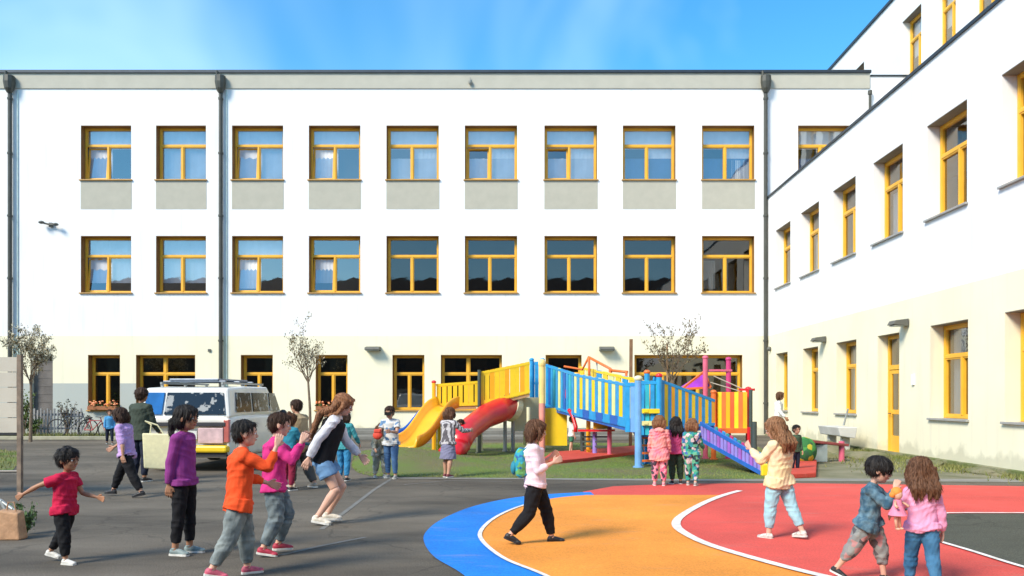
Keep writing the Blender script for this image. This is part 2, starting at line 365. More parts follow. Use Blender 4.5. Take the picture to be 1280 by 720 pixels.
def stripe(name, pts, w, z, m=LINE):
    b = MB(); Lf, Rt = [], []
    ww = w if callable(w) else (lambda t: w)
    for i, p in enumerate(pts):
        a = Vector(pts[max(0, i-1)]); c = Vector(pts[min(len(pts)-1, i+1)]); d = (c - a).normalized(); nn = Vector((-d.y, d.x)); h = ww(i / (len(pts)-1)) / 2
        Lf.append((p[0] + nn.x*h, p[1] + nn.y*h, z)); Rt.append((p[0] - nn.x*h, p[1] - nn.y*h, z))
    k = len(pts); b.add(Lf + Rt, [(i, i+1, k+i+1, k+i) for i in range(k-1)]); return tag(b.build(name, m), kind='structure')
stripe('ring_line', ring_edge[14:], .045, .020)
stripe('curve_line', red_edge[8:], .10, .024)
# dark asphalt disc at the right with its white rim
disc = clip(arc(6.25, 7.9, 2.25, 0, 360), lambda p: 10.35 - p[1]); disc = disc + []
disc = clip(arc(6.6, 8.15, 2.62, 0, 360, 96)[:-1] , lambda p: 10.42 - p[1])
disc2 = [(x, y) for x, y in disc] 
sheet('asphalt_disc', [(8.7, 10.42)] + [p for p in G((1280, 643.5), (1200, 643.5), (1178, 645), (1160, 655))] + G((1150, 666), (1162, 675.5), (1215, 692), (1282, 713)) + [(4.3, 6.2), (4.9, 5.2), (6.2, 4.9), (8.7, 4.9)], .020, ASPHD)
stripe('disc_line', catmull([(8.7, 10.42)] + G((1280, 643.5), (1200, 643.5), (1178, 645), (1160, 655), (1150, 666), (1162, 675.5), (1215, 692), (1282, 713)) + [(4.3, 6.2), (4.9, 5.2)]), .055, .028)
# faint old court lines on the asphalt
OLD = mat('faded_line', (.16, .155, .14), .9, .2, 5)
stripe('faded_line', G((352, 694), (400, 683), (456, 672)), .06, .004, OLD)
stripe('faded_line', G((402, 662), (430, 641), (468, 612), (500, 592)), .06, .004, OLD)
stripe('faded_line', G((505, 606), (560, 601), (640, 602)), .05, .004, OLD)
# concrete strip and turf of the play area, with a low mound under the slides
sheet('path', [(-3.2, 15.2), (9.0, 14.9), (9.0, 14.3), (6.5, 14.5), (2.2, 14.6), (-.5, 14.9), (-2.6, 15.0)], .006, CONC)
PATH2 = mat('mossy_paving', (.21, .20, .13), .95, .3, 1.5, .4, 30, col2=(.12, .125, .06), thr=(.38, .66))
sheet('path', [(9.0, 22.5), (9.0, 14.3), (4.3, 14.5), (4.3, 17.5), (5.5, 22)], .003, PATH2)
# ---- turf base as an undulating sheet
def height(x, y):
    h = .32 * math.exp(-(((x + 3.2) / 1.7) ** 2 + ((y - 19.0) / 1.6) ** 2)); return h + .012
tb = catmull([(-3.0, 15.5), (-1.0, 15.15), (2, 14.95), (4.2, 14.95), (4.9, 15.6), (4.6, 18), (6.0, 22), (6.3, 25.5), (2, 26.8), (-3, 26.5), (-4.6, 23), (-4.0, 18.5), (-3.4, 16.2)], 5)
cxy = Vector((.8, 20.5)); b = MB(); rings = 26; k = len(tb); vs = []; fs = []
for i in range(rings + 1):
    t = i / rings
    for x, y in tb:
        px = cxy.x + (x - cxy.x) * t; py = cxy.y + (y - cxy.y) * t; e = min(1, (1 - t) * 6); vs.append((px, py, .006 + (height(px, py) - .006) * e))
for i in range(rings):
    for j in range(k):
        j2 = (j + 1) % k; fs.append((i*k+j, (i+1)*k+j, (i+1)*k+j2, i*k+j2))
b.add(vs, fs); tag(b.build('turf_ground', TURF, smooth=True), kind='structure')
GRASSM = mat('grass_blades', (.15, .25, .025), .8, .35, .8, col2=(.27, .25, .08), thr=(.35, .7))
def point_in(poly, x, y):
    c = False
    for i in range(len(poly)):
        x1, y1 = poly[i][:2]; x2, y2 = poly[i-1][:2]
        if (y1 > y) != (y2 > y) and x < (x2-x1)*(y-y1)/(y2-y1)+x1: c = not c
    return c
def blades(name, pts, h, m, label=None, lean=.4, wd=.008, cat='grass'):
    b = MB(); r = random.Random(3)
    for x, y, z in pts:
        a = r.uniform(0, 6.28); hh = h * r.uniform(.5, 1.3); wx = math.cos(a) * wd; wy = math.sin(a) * wd; lx = r.uniform(-1, 1) * lean * hh; ly = r.uniform(-1, 1) * lean * hh
        b.add([(x-wx, y-wy, z), (x+wx, y+wy, z), (x+lx, y+ly, z+hh)], [(0, 1, 2)])
    o = b.build(name, m); return tag(o, label, cat, kind='stuff')
pts = []; r_ = random.Random(5)
while len(pts) < 26000:
    x = r_.uniform(-4.6, 6.3); y = r_.uniform(14.9, 26.6)
    if y > 21 and r_.random() < .5: continue
    if point_in(tb, x, y): pts.append((x, y, height(x, y) - .01 if math.hypot((x-.8)/5, (y-20.5)/6) < .85 else .004))
blades('turf', pts, .028, GRASSM, 'short olive green turf below the slides and the climbing frame')
# ------------------------------------------------------------------ buildings
D = 32.4; DEP = .36
def fx(x): return (x - 667) / F * D       # facade: photo x -> metres
def wall_sheet(u0, u1, z0, z1, opens, P, depth=DEP):
    """wall face with real openings and reveals. P(u, z, d): point, d = depth inwards. opens: (ua, ub, za, zb)"""
    us = sorted({u0, u1, *[o[0] for o in opens], *[o[1] for o in opens]}); zs = sorted({z0, z1, *[o[2] for o in opens], *[o[3] for o in opens]})
    b = MB()
    for i in range(len(us) - 1):
        for j in range(len(zs) - 1):
            um = (us[i] + us[i+1]) / 2; zm = (zs[j] + zs[j+1]) / 2
            if any(o[0] < um < o[1] and o[2] < zm < o[3] for o in opens): continue
            b.quad(P(us[i], zs[j], 0), P(us[i+1], zs[j], 0), P(us[i+1], zs[j+1], 0), P(us[i], zs[j+1], 0))
    for a, c, e, f in opens:
        b.quad(P(a, e, 0), P(a, e, depth), P(a, f, depth), P(a, f, 0)); b.quad(P(c, e, 0), P(c, f, 0), P(c, f, depth), P(c, e, depth))
        b.quad(P(a, e, 0), P(c, e, 0), P(c, e, depth), P(a, e, depth)); b.quad(P(a, f, 0), P(a, f, depth), P(c, f, depth), P(c, f, 0))
    return b
# a window is built in its own frame: x to the right as seen from outside, y inwards, origin at the opening's lower left corner on the wall face
PROTO = {}
def window(w, h, style, gl, blind=None, tilt=False, lining=True, sill='brown', d=DEP - .07, name='window'):
    key = (round(w, 2), round(h, 2), style, gl.name, str(blind), tilt, lining, sill)
    if key in PROTO: return PROTO[key]
    t = .07; fr = MB()
    y0, y1 = d, d + .07
    x0 = .012; x1 = w - .012; z0 = .012; z1 = h - .012
    fr.box(x0, y0, z0, x0 + t, y1, z1); fr.box(x1 - t, y0, z0, x1, y1, z1); fr.box(x0 + t, y0, z1 - t, x1 - t, y1, z1); fr.box(x0 + t, y0, z0, x1 - t, y1, z0 + t)
    tz = h * .66; P = MB(); panes = []
    if style in ('std', 'narrow'):
        fr.box(x0 + t, y0 - .006, tz - t/2, x1 - t, y1 - .01, tz + t/2); mxx = w / 2 - (.06 if style == 'std' else 0); fr.box(mxx - t*.55, y0 - .012, z0 + t, mxx + t*.55, y1 - .01, tz - t/2)
        panes = [(x0+t, z0+t, mxx-t*.55, tz-t/2), (mxx+t*.55, z0+t, x1-t, tz-t/2), (x0+t, tz+t/2, x1-t, z1-t)]
    elif style == 'wide':
        m1 = w * .44; fr.box(x0 + t, y0 - .006, tz - t/2, x1 - t, y1 - .01, tz + t/2); fr.box(m1 - t*.7, y0 - .012, z0 + t, m1 + t*.7, y1 - .004, tz - t/2); fr.box(m1 - t*.7, y0 - .012, tz + t/2, m1 + t*.7, y1 - .004, z1 - t)
        panes = [(x0+t, z0+t, m1-t*.7, tz-t/2), (m1+t*.7, z0+t, x1-t, tz-t/2), (x0+t, tz+t/2, m1-t*.7, z1-t), (m1+t*.7, tz+t/2, x1-t, z1-t)]
    elif style == 'large':
        cuts = [w * .27, w * .6]; fr.box(x0 + t, y0 - .006, tz - t/2, x1 - t, y1 - .01, tz + t/2); e = [x0 + t]
        for c in cuts: fr.box(c - t/2, y0 - .012, z0 + t, c + t/2, y1 - .004, tz - t/2); e += [c - t/2, c + t/2]
        e.append(x1 - t); panes = [(e[i], z0+t, e[i+1], tz-t/2) for i in (0, 2, 4)] + [(x0+t, tz+t/2, x1-t, z1-t)]
    elif style == 'plain':
        panes = [(x0+t, z0+t, x1-t, z1-t)]
    f = fr.build(name, FRAME, bevel=.008)
    # inner sash rims, slim
    sa = MB()
    for i, (a, c, e, g) in enumerate(panes):
        s = .03; yy0, yy1 = y0 + .012, y1 + .012
        if tilt and i == 0:
            ang = R(7); M = Matrix.Translation((0, yy0, c)) @ Matrix.Rotation(-ang, 4, 'X') @ Matrix.Translation((0, -yy0, -c)); s = .06
        else: M = None
        sa.box(a, yy0, c, a+s, yy1, g, M=M); sa.box(e-s, yy0, c, e, yy1, g, M=M); sa.box(a+s, yy0, c, e-s, yy1, c+s, M=M); sa.box(a+s, yy0, g-s, e-s, yy1, g, M=M)
        q = [Vector((a+s, yy1-.02, c+s)), Vector((e-s, yy1-.02, c+s)), Vector((e-s, yy1-.02, g-s)), Vector((a+s, yy1-.02, g-s))]
        if M: q = [M @ v for v in q]
        P.quad(*q)
    sa.build('sash', FRAME, f); P.build('pane', gl, f)
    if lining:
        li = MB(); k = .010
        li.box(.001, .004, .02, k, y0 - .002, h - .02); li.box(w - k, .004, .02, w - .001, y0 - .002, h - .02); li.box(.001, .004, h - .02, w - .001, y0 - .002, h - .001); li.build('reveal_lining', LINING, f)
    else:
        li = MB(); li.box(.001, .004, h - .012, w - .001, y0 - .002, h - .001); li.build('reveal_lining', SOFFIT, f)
    if sill:
        s = MB(); s.box(-.05, -.07, -.035, w + .05, y0 - .002, .010); s.build('sill', SILLM if sill == 'brown' else SILLG, f, bevel=.006)
    if blind:
        for (m, a, c, e, g) in blind:
            q = MB(); n_ = 12
            ww = (e - a) * w; folds = [(a * w + ww * i / n_, y1 + .10 + (.005 if i % 2 else -.005)) for i in range(n_ + 1)]
            for i in range(n_): q.quad((folds[i][0], folds[i][1], c * h), (folds[i+1][0], folds[i+1][1], c * h), (folds[i+1][0], folds[i+1][1], g * h), (folds[i][0], folds[i][1], g * h))
            q.build('curtain' if g < .99 or (e - a) < .5 else 'blind', m, f)
    for o in [f] + kids_of(f): COL.objects.unlink(o)
    PROTO[key] = (f, gather(f)); return PROTO[key]
def place_window(pr, parent, loc, rz=0, label=None):
    o = copy_tree(pr[0], parent, loc, tree=pr[1]); o.rotation_euler = (0, 0, rz)
    if label: o['label'] = label
    return o

# ---- main block
main = empty('school_building', (0, D, 0), label='long three storey white school building with yellow framed windows and beige top band', cat='building')
ZT = 14.0; X0, X1 = -34.0, 14.4
ups = [(101, 164), (195, 257.5), (290, 354), (386, 450.5), (483, 548.5), (581, 646.5), (680.5, 746.5), (778.5, 844.5), (877.5, 943), (997.5, 1063)]
opens = []; wins = []
z3 = (9.85, 11.95); z2 = (5.49, 7.69); zg = (.96, 3.10)
for i in range(-4, 0):                       # the facade runs on beyond the frame at the left
    x = 6 + i * 95; ups.insert(0, (x, x + 63))
ups.sort()
for a, c in ups:
    opens.append((fx(a), fx(c), *z3)); wins.append(('t', a, c))
    if a < 990: opens.append((fx(a), fx(c), *z2)); wins.append(('m', a, c))
gw = [(-170, -130, 'narrow'), (-75, -5, 'wide'), (110, 150, 'narrow'), (170, 244, 'wide'), (301, 341, 'narrow'), (394.5, 434.5, 'narrow'), (490.5, 530.5, 'narrow'), (551, 627.5, 'wide'), (682, 727, 'narrow'), (793, 928, 'large')]
for a, c, s in gw: opens.append((fx(a), fx(c), *zg))
opens.append((fx(38), fx(66), 0, 3.12))      # dark roller door at the left
Pm = lambda u, z, d: (u, d, z)
wall_sheet(X0, X1, 0, ZT - .62, opens, Pm).build('wall', PAINT_MAIN, main)
# openings' storeys: floors, back and side walls so the rooms are real and dark
sh = MB(); yb = 6.0
sh.box(X0, yb, 0, X1, yb + .2, ZT - .3)
for z in (4.2, 8.6, 13.1): sh.box(X0 + .02, DEP + .02, z, X1 - .02, yb, z + .2)
for a in (fx(-20), fx(80), fx(277), fx(465), fx(660), fx(760), fx(955)): sh.box(a - .1, DEP + .12, 0, a + .1, yb, 4.19)
sh.build('rooms', INTERIOR, main)
sw = MB(); sw.box(X0 - .2, .003, 0, X0, 12, ZT - .3); sw.box(X1, .003, 0, X1 + .2, 12, ZT - .3); sw.box(X0, 11.8, 0, X1, 12, ZT - .3); sw.build('side_wall', WHITE, main)
fa = MB(); fa.box(X0 - .25, -.045, ZT - .64, fx(1087), .3, ZT - .05); fa.build('fascia', FASCIA, main, bevel=.01)
fb = MB(); fb.box(fx(1087), .02, ZT - .64, X1 + .2, .3, ZT - .16); fb.build('parapet', WHITE, main)
rf = MB(); rf.box(X0 - .3, -.11, ZT - .05, fx(1087) + .03, 12.2, ZT + .055); rf.box(fx(1087) + .03, -.02, ZT - .16, X1 + .25, 12.2, ZT - .10); rf.build('roof', ROOFCAP, main)
up = MB()
for a, c in ups:
    if a < 950: up.box(fx(a) + .0, -.006, 9.85 - 1.14, fx(c), .03, 9.85 - .04)
ap_all = []
for a, c in ups:
    if a < 950:
        q = MB(); q.box(fx(a), -.008, 9.85 - 1.13, fx(c) + .02, .05, 9.85 - .037); q.build('apron_panel', APRON, main)
rng = random.Random(11)
for kind, a, c in wins:
    wd = round(fx(c) - fx(a), 2); wd = fx(c) - fx(a)
    W = 1.97 if wd < 2.0 else 2.03
    if kind == 't':
        tl = a in (101, 290, 386, 581, 680.5)
        half = .30 if a < 480 else (.44 if a < 600 else .50)
        bl = [(BLINDW, .04, .62, .96, .97)]
        if a < 480: bl += [((BLINDG, BLINDW)[rng.random() < .4], .03, .04, rng.choice((.97, .97, .52)), .62)]
        else: bl += [(BLINDW, .5, .45, .97, .62), (BLINDB if a > 770 else BLINDG, .03, .04, .97, .45)]
        if a > 870: bl.append((BLINDW, .62, .04, .86, .42))
        gl = GL_HI
        pr = window(fx(c) - fx(a), z3[1] - z3[0], 'std', gl, tuple(bl), tl)
        place_window(pr, main, (fx(a), 0, z3[0]))
    else:
        bl = None
        if a < 280: bl = ((BLINDG, .03, .2, .97, .98),)
        elif a < 300: bl = ((BLINDW, .03, .64, .97, .98), (BLINDW, .03, .1, .5, .62))
        elif a < 400: bl = ((BLINDG, .04, .2, .48, .62),)
        elif a > 870: bl = ((BLINDG, .05, .1, .3, .6), (BLINDW, .86, .05, .95, .6))
        pr = window(fx(c) - fx(a), z2[1] - z2[0], 'std', GL_HI if a < 330 else (GL_MID if a < 400 else GL_LOW2), bl, a in (101, 290, 386))
        place_window(pr, main, (fx(a), 0, z2[0]))
for a, c, s in gw:
    pr = window(fx(c) - fx(a), zg[1] - zg[0], s, GL_LOW, None, False); o = place_window(pr, main, (fx(a), 0, zg[0]))
# roller door
rd = MB()
for i in range(20): rd.box(fx(38) + .01, .22 + (.01 if i % 2 else 0), .02 + i * .155, fx(66) - .01, .27, .02 + (i + 1) * .155)
rd.build('roller_door', mat('roller_door', (.13, .115, .105), .6, .2, 3), main)
# rainwater pipes with hoppers
for px in (15, 277.5, 956):
    q = MB(); X = fx(px)
    q.cyl((X, -.13, .05), (X, -.13, ZT - .75), .075, 12)
    for z in (1.2, 3.6, 6.0, 8.4, 10.8, 12.9): q.cyl((X, -.13, z), (X, -.13, z + .07), .098, 12); q.box(X - .02, -.13, z + .01, X + .02, .02, z + .05)
    pp = q.build('rainwater_pipe', PIPE, main, smooth=False)
    h = MB(); h.tube([(X, -.17, ZT - .85), (X, -.17, ZT - .70), (X, -.17, ZT - .45), (X, -.17, ZT - .22), (X, -.17, ZT - .18)], [.09, .17, .21, .20, .13], 10)
    h.cyl((X - .13, -.17, ZT - .3), (X - .13, -.17, ZT - .02), .05, 8); h.build('hopper', PIPE, pp)
q = MB(); q.cyl((fx(1086), -.12, 8), (fx(1086), -.12, ZT - .9), .05); q.cyl((fx(1086), -.12, ZT - .9), (fx(1086), -.12, ZT - .75), .08); q.build('rainwater_pipe', PIPE, main)
q = MB()
for px in (22.5, 283.5): q.cyl((fx(px), -.025, .1), (fx(px), -.025, ZT - .7), .022, 8)
q.build('lightning_cable', PIPEL, main)
# wall lamps
LAMPH = mat('lamp_housing', (.10, .10, .085), .5); LAMPG = mat('lamp_glass', (.45, .47, .4), .3)
for px, py in ((467, 437), (758, 437)):
    q = MB(); c = at(px, py, D); x = c.x; z = c.z
    q.prism([(-.42, z - .02), (-.02, z - .06), (-.02, z + .12), (-.36, z + .07)], 'x', x - .28, x + .28); o = q.build('wall_lamp', LAMPH, main, bevel=.01)
    q = MB(); q.box(x - .24, -.36, z - .055, x + .24, -.06, z - .035); q.build('lamp_glass', LAMPG, o)
q = MB(); c = at(65, 281, D); q.box(c.x - .06, -.12, c.z - .1, c.x + .06, 0, c.z + .06); q.tube([(c.x - .3, -.2, c.z + .05), (c.x, -.14, c.z - .02), (c.x + .28, -.2, c.z - .03)], .035, 8)
q.ball((c.x - .28, -.22, c.z + .05), (.11, .1, .06)); q.ball((c.x + .26, -.22, c.z - .03), (.11, .1, .06)); q.build('floodlight', LAMPH, main)
q = MB(); c = at(588, 104, D); q.ball((c.x, -.12, c.z), (.07, .08, .1)); q.cyl((c.x, -.1, c.z), (c.x, -.1, c.z + .18), .015); q.build('camera_bracket', mat('dull_grey', (.25, .25, .22), .5), main)
for px, py in ((262, 438), ):
    q = MB(); c = at(px, py, D); q.box(c.x - .05, -.05, c.z - .05, c.x + .05, 0, c.z + .05); q.build('socket_box', LAMPH, main)
# window box flowers on sills
FLP = mat('flower_petals', (.75, .16, .03), .7, .2, 30, col2=(.9, .45, .25), thr=(.45, .55)); LEAF = mat('leaf_green', (.06, .11, .025), .7, .3, 10)
def flower_box(x0, x1, label):
    t = empty('window_box', (fx((x0 + x1) / 2), D - .14, .98), label=label, cat='window box', group='flower boxes on the ground floor sills')
    w = (fx(x1) - fx(x0)) / 2; q = MB(); q.box(-w, -.1, 0, w, .1, .14); q.build('planter', mat('terracotta', (.32, .12, .05), .8), t, bevel=.01)
    q = MB(); l = MB(); r = random.Random(int(x0))
    for i in range(int(w * 60)):
        x = r.uniform(-w, w); y = r.uniform(-.12, .1); z = .16 + r.uniform(0, .2)
        q.ball((x, y, z), (.045, .045, .03), seg=7, rings=5)
        for _ in range(3):
            a = r.uniform(0, 6.28); l.add([(x, y, z - .12), (x + .05*math.cos(a), y + .05*math.sin(a), z - .06), (x + .09*math.cos(a), y + .09*math.sin(a), z - .1)], [(0, 1, 2)])
    q.build('flowers', FLP, t); l.build('leaves', LEAF, t)
flower_box(113, 149, 'window box of orange flowers on the sill above the parked bicycles')
flower_box(397, 432, 'window box of orange flowers on the sill right of the bare sapling')

# ---- wing at the right: two storeys, with a taller set-back block
XW = 9.01
wing = empty('school_wing', (XW, D, 0), label='two storey white wing on the right with a yellow door and deep set windows', cat='building')
YN = -6.0                                      # it runs on past the camera
Pw = lambda u, z, d: (d, -u, z)                # u = distance from the main facade towards the camera
wo = []; ww = []
far_up = [31.25, 28.3, 25.28, 22.28, 19.24, 16.17, 13.1, 10.05, 7.0, 3.9, .8]
for yf in far_up:
    u = D - yf; wid = 1.78
    wo.append((u, u + wid, 5.50, 7.66)); ww.append(('u', u, wid))
gl_list = [(31.2, 29.8, 'n'), (28.1, 26.6, 'w'), (25.0, 23.45, 'w'), (19.07, 17.42, 'w'), (16.06, 14.4, 'w'), (13.0, 11.4, 'w'), (10, 8.4, 'w'), (7, 5.4, 'w'), (4, 2.4, 'w')]
for yf, yn, k in gl_list:
    u = D - yf; wo.append((u, D - yn, .98, 3.08)); ww.append((k, u, yf - yn))
du = D - 22.0; wo.append((du, du + 1.3, .02, 3.06))
wall_sheet(0, D - YN, 0, 9.10, wo, Pw).build('wall', PAINT_WING, wing)
q = MB(); L_ = D - YN
q.box(5, -L_ + .2, 0, 5.2, -.01, 9.0)
for z in (4.2, 8.8): q.box(DEP + .02, -L_ + .2, z, 4.99, -.02, z + .15)
q.build('rooms', INTERIOR, wing)
q = MB(); q.box(.003, -L_ - .2, 0, 16, -L_, 9.1); q.box(15.8, -L_, 0, 16, 0, 9.1); q.build('side_wall', WHITE, wing)
q = MB(); q.box(-.05, -L_ - .2, 9.10, .32, -.003, 9.17); q.build('parapet_cap', ROOFCAP, wing)
q = MB(); q.box(.02, -L_, 8.98, 16, -.01, 9.08); q.build('roof', mat('roof_felt', (.2, .2, .2), .9), wing)
RZ = R(-90)
for k, u, wid in ww:
    if k == 'u':
        i = wo.index((u, u + wid, 5.50, 7.66)); bl = ((BLINDG, .1, .05, .45, .6),) if i % 2 else ((BLINDW, .55, .3, .95, .96),)
        place_window(window(wid, 2.16, 'narrow', GL_MID, bl, False, False, 'grey'), wing, (0, -u, 5.50), RZ)
    elif k == 'n':
        place_window(window(wid, 2.10, 'plain', GL_MID, ((BLINDW, .02, .02, .98, .97),), False, False, 'grey'), wing, (0, -u, .98), RZ)
    else:
        place_window(window(wid, 2.10, 'narrow', GL_MID, ((BLINDG, .1, .03, .42, .98),), False, False, 'grey'), wing, (0, -u, .98), RZ)
# yellow door
dr = MB(); w_, h_ = 1.3, 3.04; y0 = .26; t = .1
dr.box(.01, y0, 0, t, y0 + .08, h_); dr.box(w_ - t, y0, 0, w_ - .01, y0 + .08, h_); dr.box(t, y0, h_ - t, w_ - t, y0 + .08, h_ - .01); dr.box(t, y0, 2.15, w_ - t, y0 + .08, 2.27)
dr.box(t + .01, y0 + .015, .02, t + .12, y0 + .07, 2.14); dr.box(w_ - t - .12, y0 + .015, .02, w_ - t - .01, y0 + .07, 2.14); dr.box(t + .12, y0 + .015, .02, w_ - t - .12, y0 + .07, .45); dr.box(t + .12, y0 + .015, 1.0, w_ - t - .12, y0 + .07, 1.12); dr.box(t + .12, y0 + .015, 2.04, w_ - t - .12, y0 + .07, 2.14); dr.box(w_/2 - .03, y0 + .02, 1.12, w_/2 + .03, y0 + .06, 2.04)
door = dr.build('door', FRAME, wing, bevel=.006); door.location = (0, -du, .02); door.rotation_euler = (0, 0, RZ)
q = MB()
for a in ((t, 2.27, w_ - t, h_ - t), (t + .12, .45, w_ - t - .12, 1.0), (t + .12, 1.12, w_ - t - .12, 2.04)): q.quad((a[0], y0 + .04, a[1]), (a[2], y0 + .04, a[1]), (a[2], y0 + .04, a[3]), (a[0], y0 + .04, a[3]))
q.build('pane', GL_MID, door)
q = MB(); q.cyl((t + .06, y0 - .05, 1.02), (t + .2, y0 - .05, 1.02), .012, 8); q.cyl((t + .06, y0 - .05, 1.02), (t + .06, y0 + .03, 1.02), .012, 8); q.build('handle', DARKMET, door)
q = MB(); q.box(.05, .03, h_ - .011, w_ - .05, y0 - .002, h_); q.build('soffit', SOFFIT, door)
# lamps on the wing
for px, py, Y in ((1028, 423, 26.0), (1134, 402, 20.3)):
    z = HC - (py - 497) / F * Y; y = Y - D; q = MB(); q.prism([(-.40, z - .08), (-.02, z - .12), (-.02, z + .06), (-.34, z + .02)], 'y', y - .18, y + .18); q.cyl((-.1, y, z), (0, y, z + .02), .05, 8); o = q.build('wall_lamp', LAMPH, wing, bevel=.01)
    q = MB(); q.box(-.36, y - .15, z - .118, -.06, y + .15, z - .10); q.build('lamp_glass', LAMPG, o)
q = MB(); q.ball((-.06, 31.9 - D, 3.3), .09); q.build('bell', LAMPH, wing)
q = MB(); q.box(-.04, 19.85 - D, 1.75, 0, 19.97 - D, 2.0); q.build('intercom_box', WHITE, wing)
# raised plinth ledge along the wing, mossy
q = MB(); q.box(-.16, -L_, 0, -.002, -.3, .10); q.build('plinth_ledge', mat('mossy_ledge', (.26, .25, .15), .9, .2, 3, .4, 30, col2=(.12, .15, .04), thr=(.4, .6)), wing)

tall = empty('tall_block', (14.4, D, 9.1), label='tall white upper block with dark roof edge rising behind the right wing', cat='building')
to = []; 
for yf, yn in ((38.1, 36.6), (32.8, 31.2), (30.2, 28.65), (27.7, 26.1), (25.2, 23.6), (22.7, 21.1), (20.2, 18.6), (17.7, 16.1), (15.2, 13.6), (12.7, 11.1)):
    to.append((45 - yf, 45 - yn, 13.7 - 9.1, 16.1 - 9.1))
Pt = lambda u, z, d: (d, 45 - D - u, z)
wall_sheet(0, 45 + 6, 0, 17.35 - 9.1, to, Pt).build('wall', WHITE, tall)
q = MB(); q.box(3, -D - 6, 0, 3.2, 12.6, 8.2); q.box(.45, -D - 5.9, 7.6, 3, 12.5, 7.7); q.build('rooms', INTERIOR, tall)
q = MB(); q.box(.003, -D - 6.2, 0, 10.6, -D - 6, 8.2); q.box(.003, 12.6, -9, 10.6, 12.8, 8.2); q.box(10.4, -D - 6, 0, 10.6, 12.6, 8.2); q.build('side_wall', WHITE, tall)
q = MB(); q.box(-.07, -D - 6.3, 8.25, 10.7, 12.9, 8.36); q.build('roof', ROOFCAP, tall)
for a, c, e, f in to: place_window(window(c - a, f - e, 'narrow', GL_HI, ((BLINDW, .05, .4, .95, .96),), False, False, 'grey'), tall, (0, 45 - D - a, e), RZ)

# ---- the building across the yard behind the viewer (seen only as a reflection in the panes)
opp = empty('opposite_building', (0, -30, 0), label='dark brick building across the yard, reflected in the window panes', cat='building')
q = MB(); q.box(-110, -8, 0, 40, 0, 12.0); q.build('wall', mat('opposite_brick', (.16, .10, .07), .9, .2, 4), opp)
q = MB(); q.prism([(-8.6, 12.0), (.6, 12.0), (-4, 15.6)], 'x', -110.4, 40.4); q.build('roof', mat('opposite_tiles', (.09, .06, .05), .8, .2, 6), opp)
q = MB()
for i in range(38):
    for z in (1, 4.5, 8): q.box(-106 + i * 3.6, .002, z, -104.6 + i * 3.6, .05, z + 1.7)
q.build('windows', mat('opposite_glass', (.03, .035, .04), .1), opp)
# ---- low terrace steps in front of the main facade
TERR = mat('terrace_stone', (.17, .165, .145), .9, .18, 2, .3, 25)
for z0, z1, ya, xa, xb in ((0, .14, 28.6, -9.0, 3.5), (.14, .28, 30.0, -9.0, 3.5)):
    q = MB(); q.box(xa, ya, z0, xb, D - .02, z1 - (0 if z0 == 0 else 0)); tag(q.build('terrace_step', TERR, bevel=.02), kind='structure')
q = MB(); q.box(-34, 28.8, 0, -10.2, 29.0, .12); q.box(-10.4, 29.0, 0, -10.2, 32.3, .12); tag(q.build('kerb', mat('kerb_stone', (.36, .34, .24), .9, .15, 4, .2, 40), bevel=.015), kind='structure')
q = MB(); q.box(-34, 29.0, 0, -10.4, 32.3, .07); tag(q.build('flower_bed_ground', mat('bed_soil', (.13, .12, .06), .95, .3, 2, .5, 30, col2=(.2, .2, .08), thr=(.4, .6))), kind='structure')
# ------------------------------------------------------------------ play structure (one bolted-together thing)
YEL = mat('yellow_plastic', (.88, .60, .02), .4, .08, 3, coat=.1); ORY = mat('orange_yellow_plastic', (.90, .42, .015), .35, .08, 3, coat=.2)
REDP = mat('red_plastic', (.62, .012, .02), .35, .1, 3, coat=.2); BLUP = mat('sky_blue_paint', (.02, .30, .62), .45, .15, 6)
BLUD = mat('deep_blue_paint', (.02, .12, .45), .45, .15, 6); PINKP = mat('pink_paint', (.62, .12, .20), .5, .1, 6); CREAMP = mat('cream_board', (.66, .64, .42), .6, .1, 3)
ORNG = mat('orange_red_paint', (.75, .16, .03), .45, .1, 5); LILAC = mat('lilac_paint', (.28, .22, .62), .5, .15, 6); MAG = mat('magenta_paint', (.55, .04, .18), .5, .1, 6)
PALEB = mat('pale_blue_paint', (.16, .36, .66), .45, .1, 5); WOOD = mat('weathered_wood', (.22, .12, .06), .8, .25, 5, .3, 30); TAN = mat('tan_wood', (.45, .26, .12), .7, .2, 5, .2, 30)
GREYP = mat('galvanised_steel', (.35, .37, .36), .45, .1, 6, metal=.3); DKGR = mat('dark_green_steel', (.05, .07, .06), .5)
ROPE = mat('rope', (.4, .36, .28), .9); PURP = mat('purple_canvas', (.28, .03, .42), .8, .2, 6)
O = (0, 20, 0)
play = empty('play_structure', (0, 0, 0), label='colourful climbing frame with yellow and red slides, blue slatted bridge and yellow walkway', cat='climbing frame')
def V(x, y, z): return Vector((x, y, z))
def lerp(a, b, t): return a + (b - a) * t
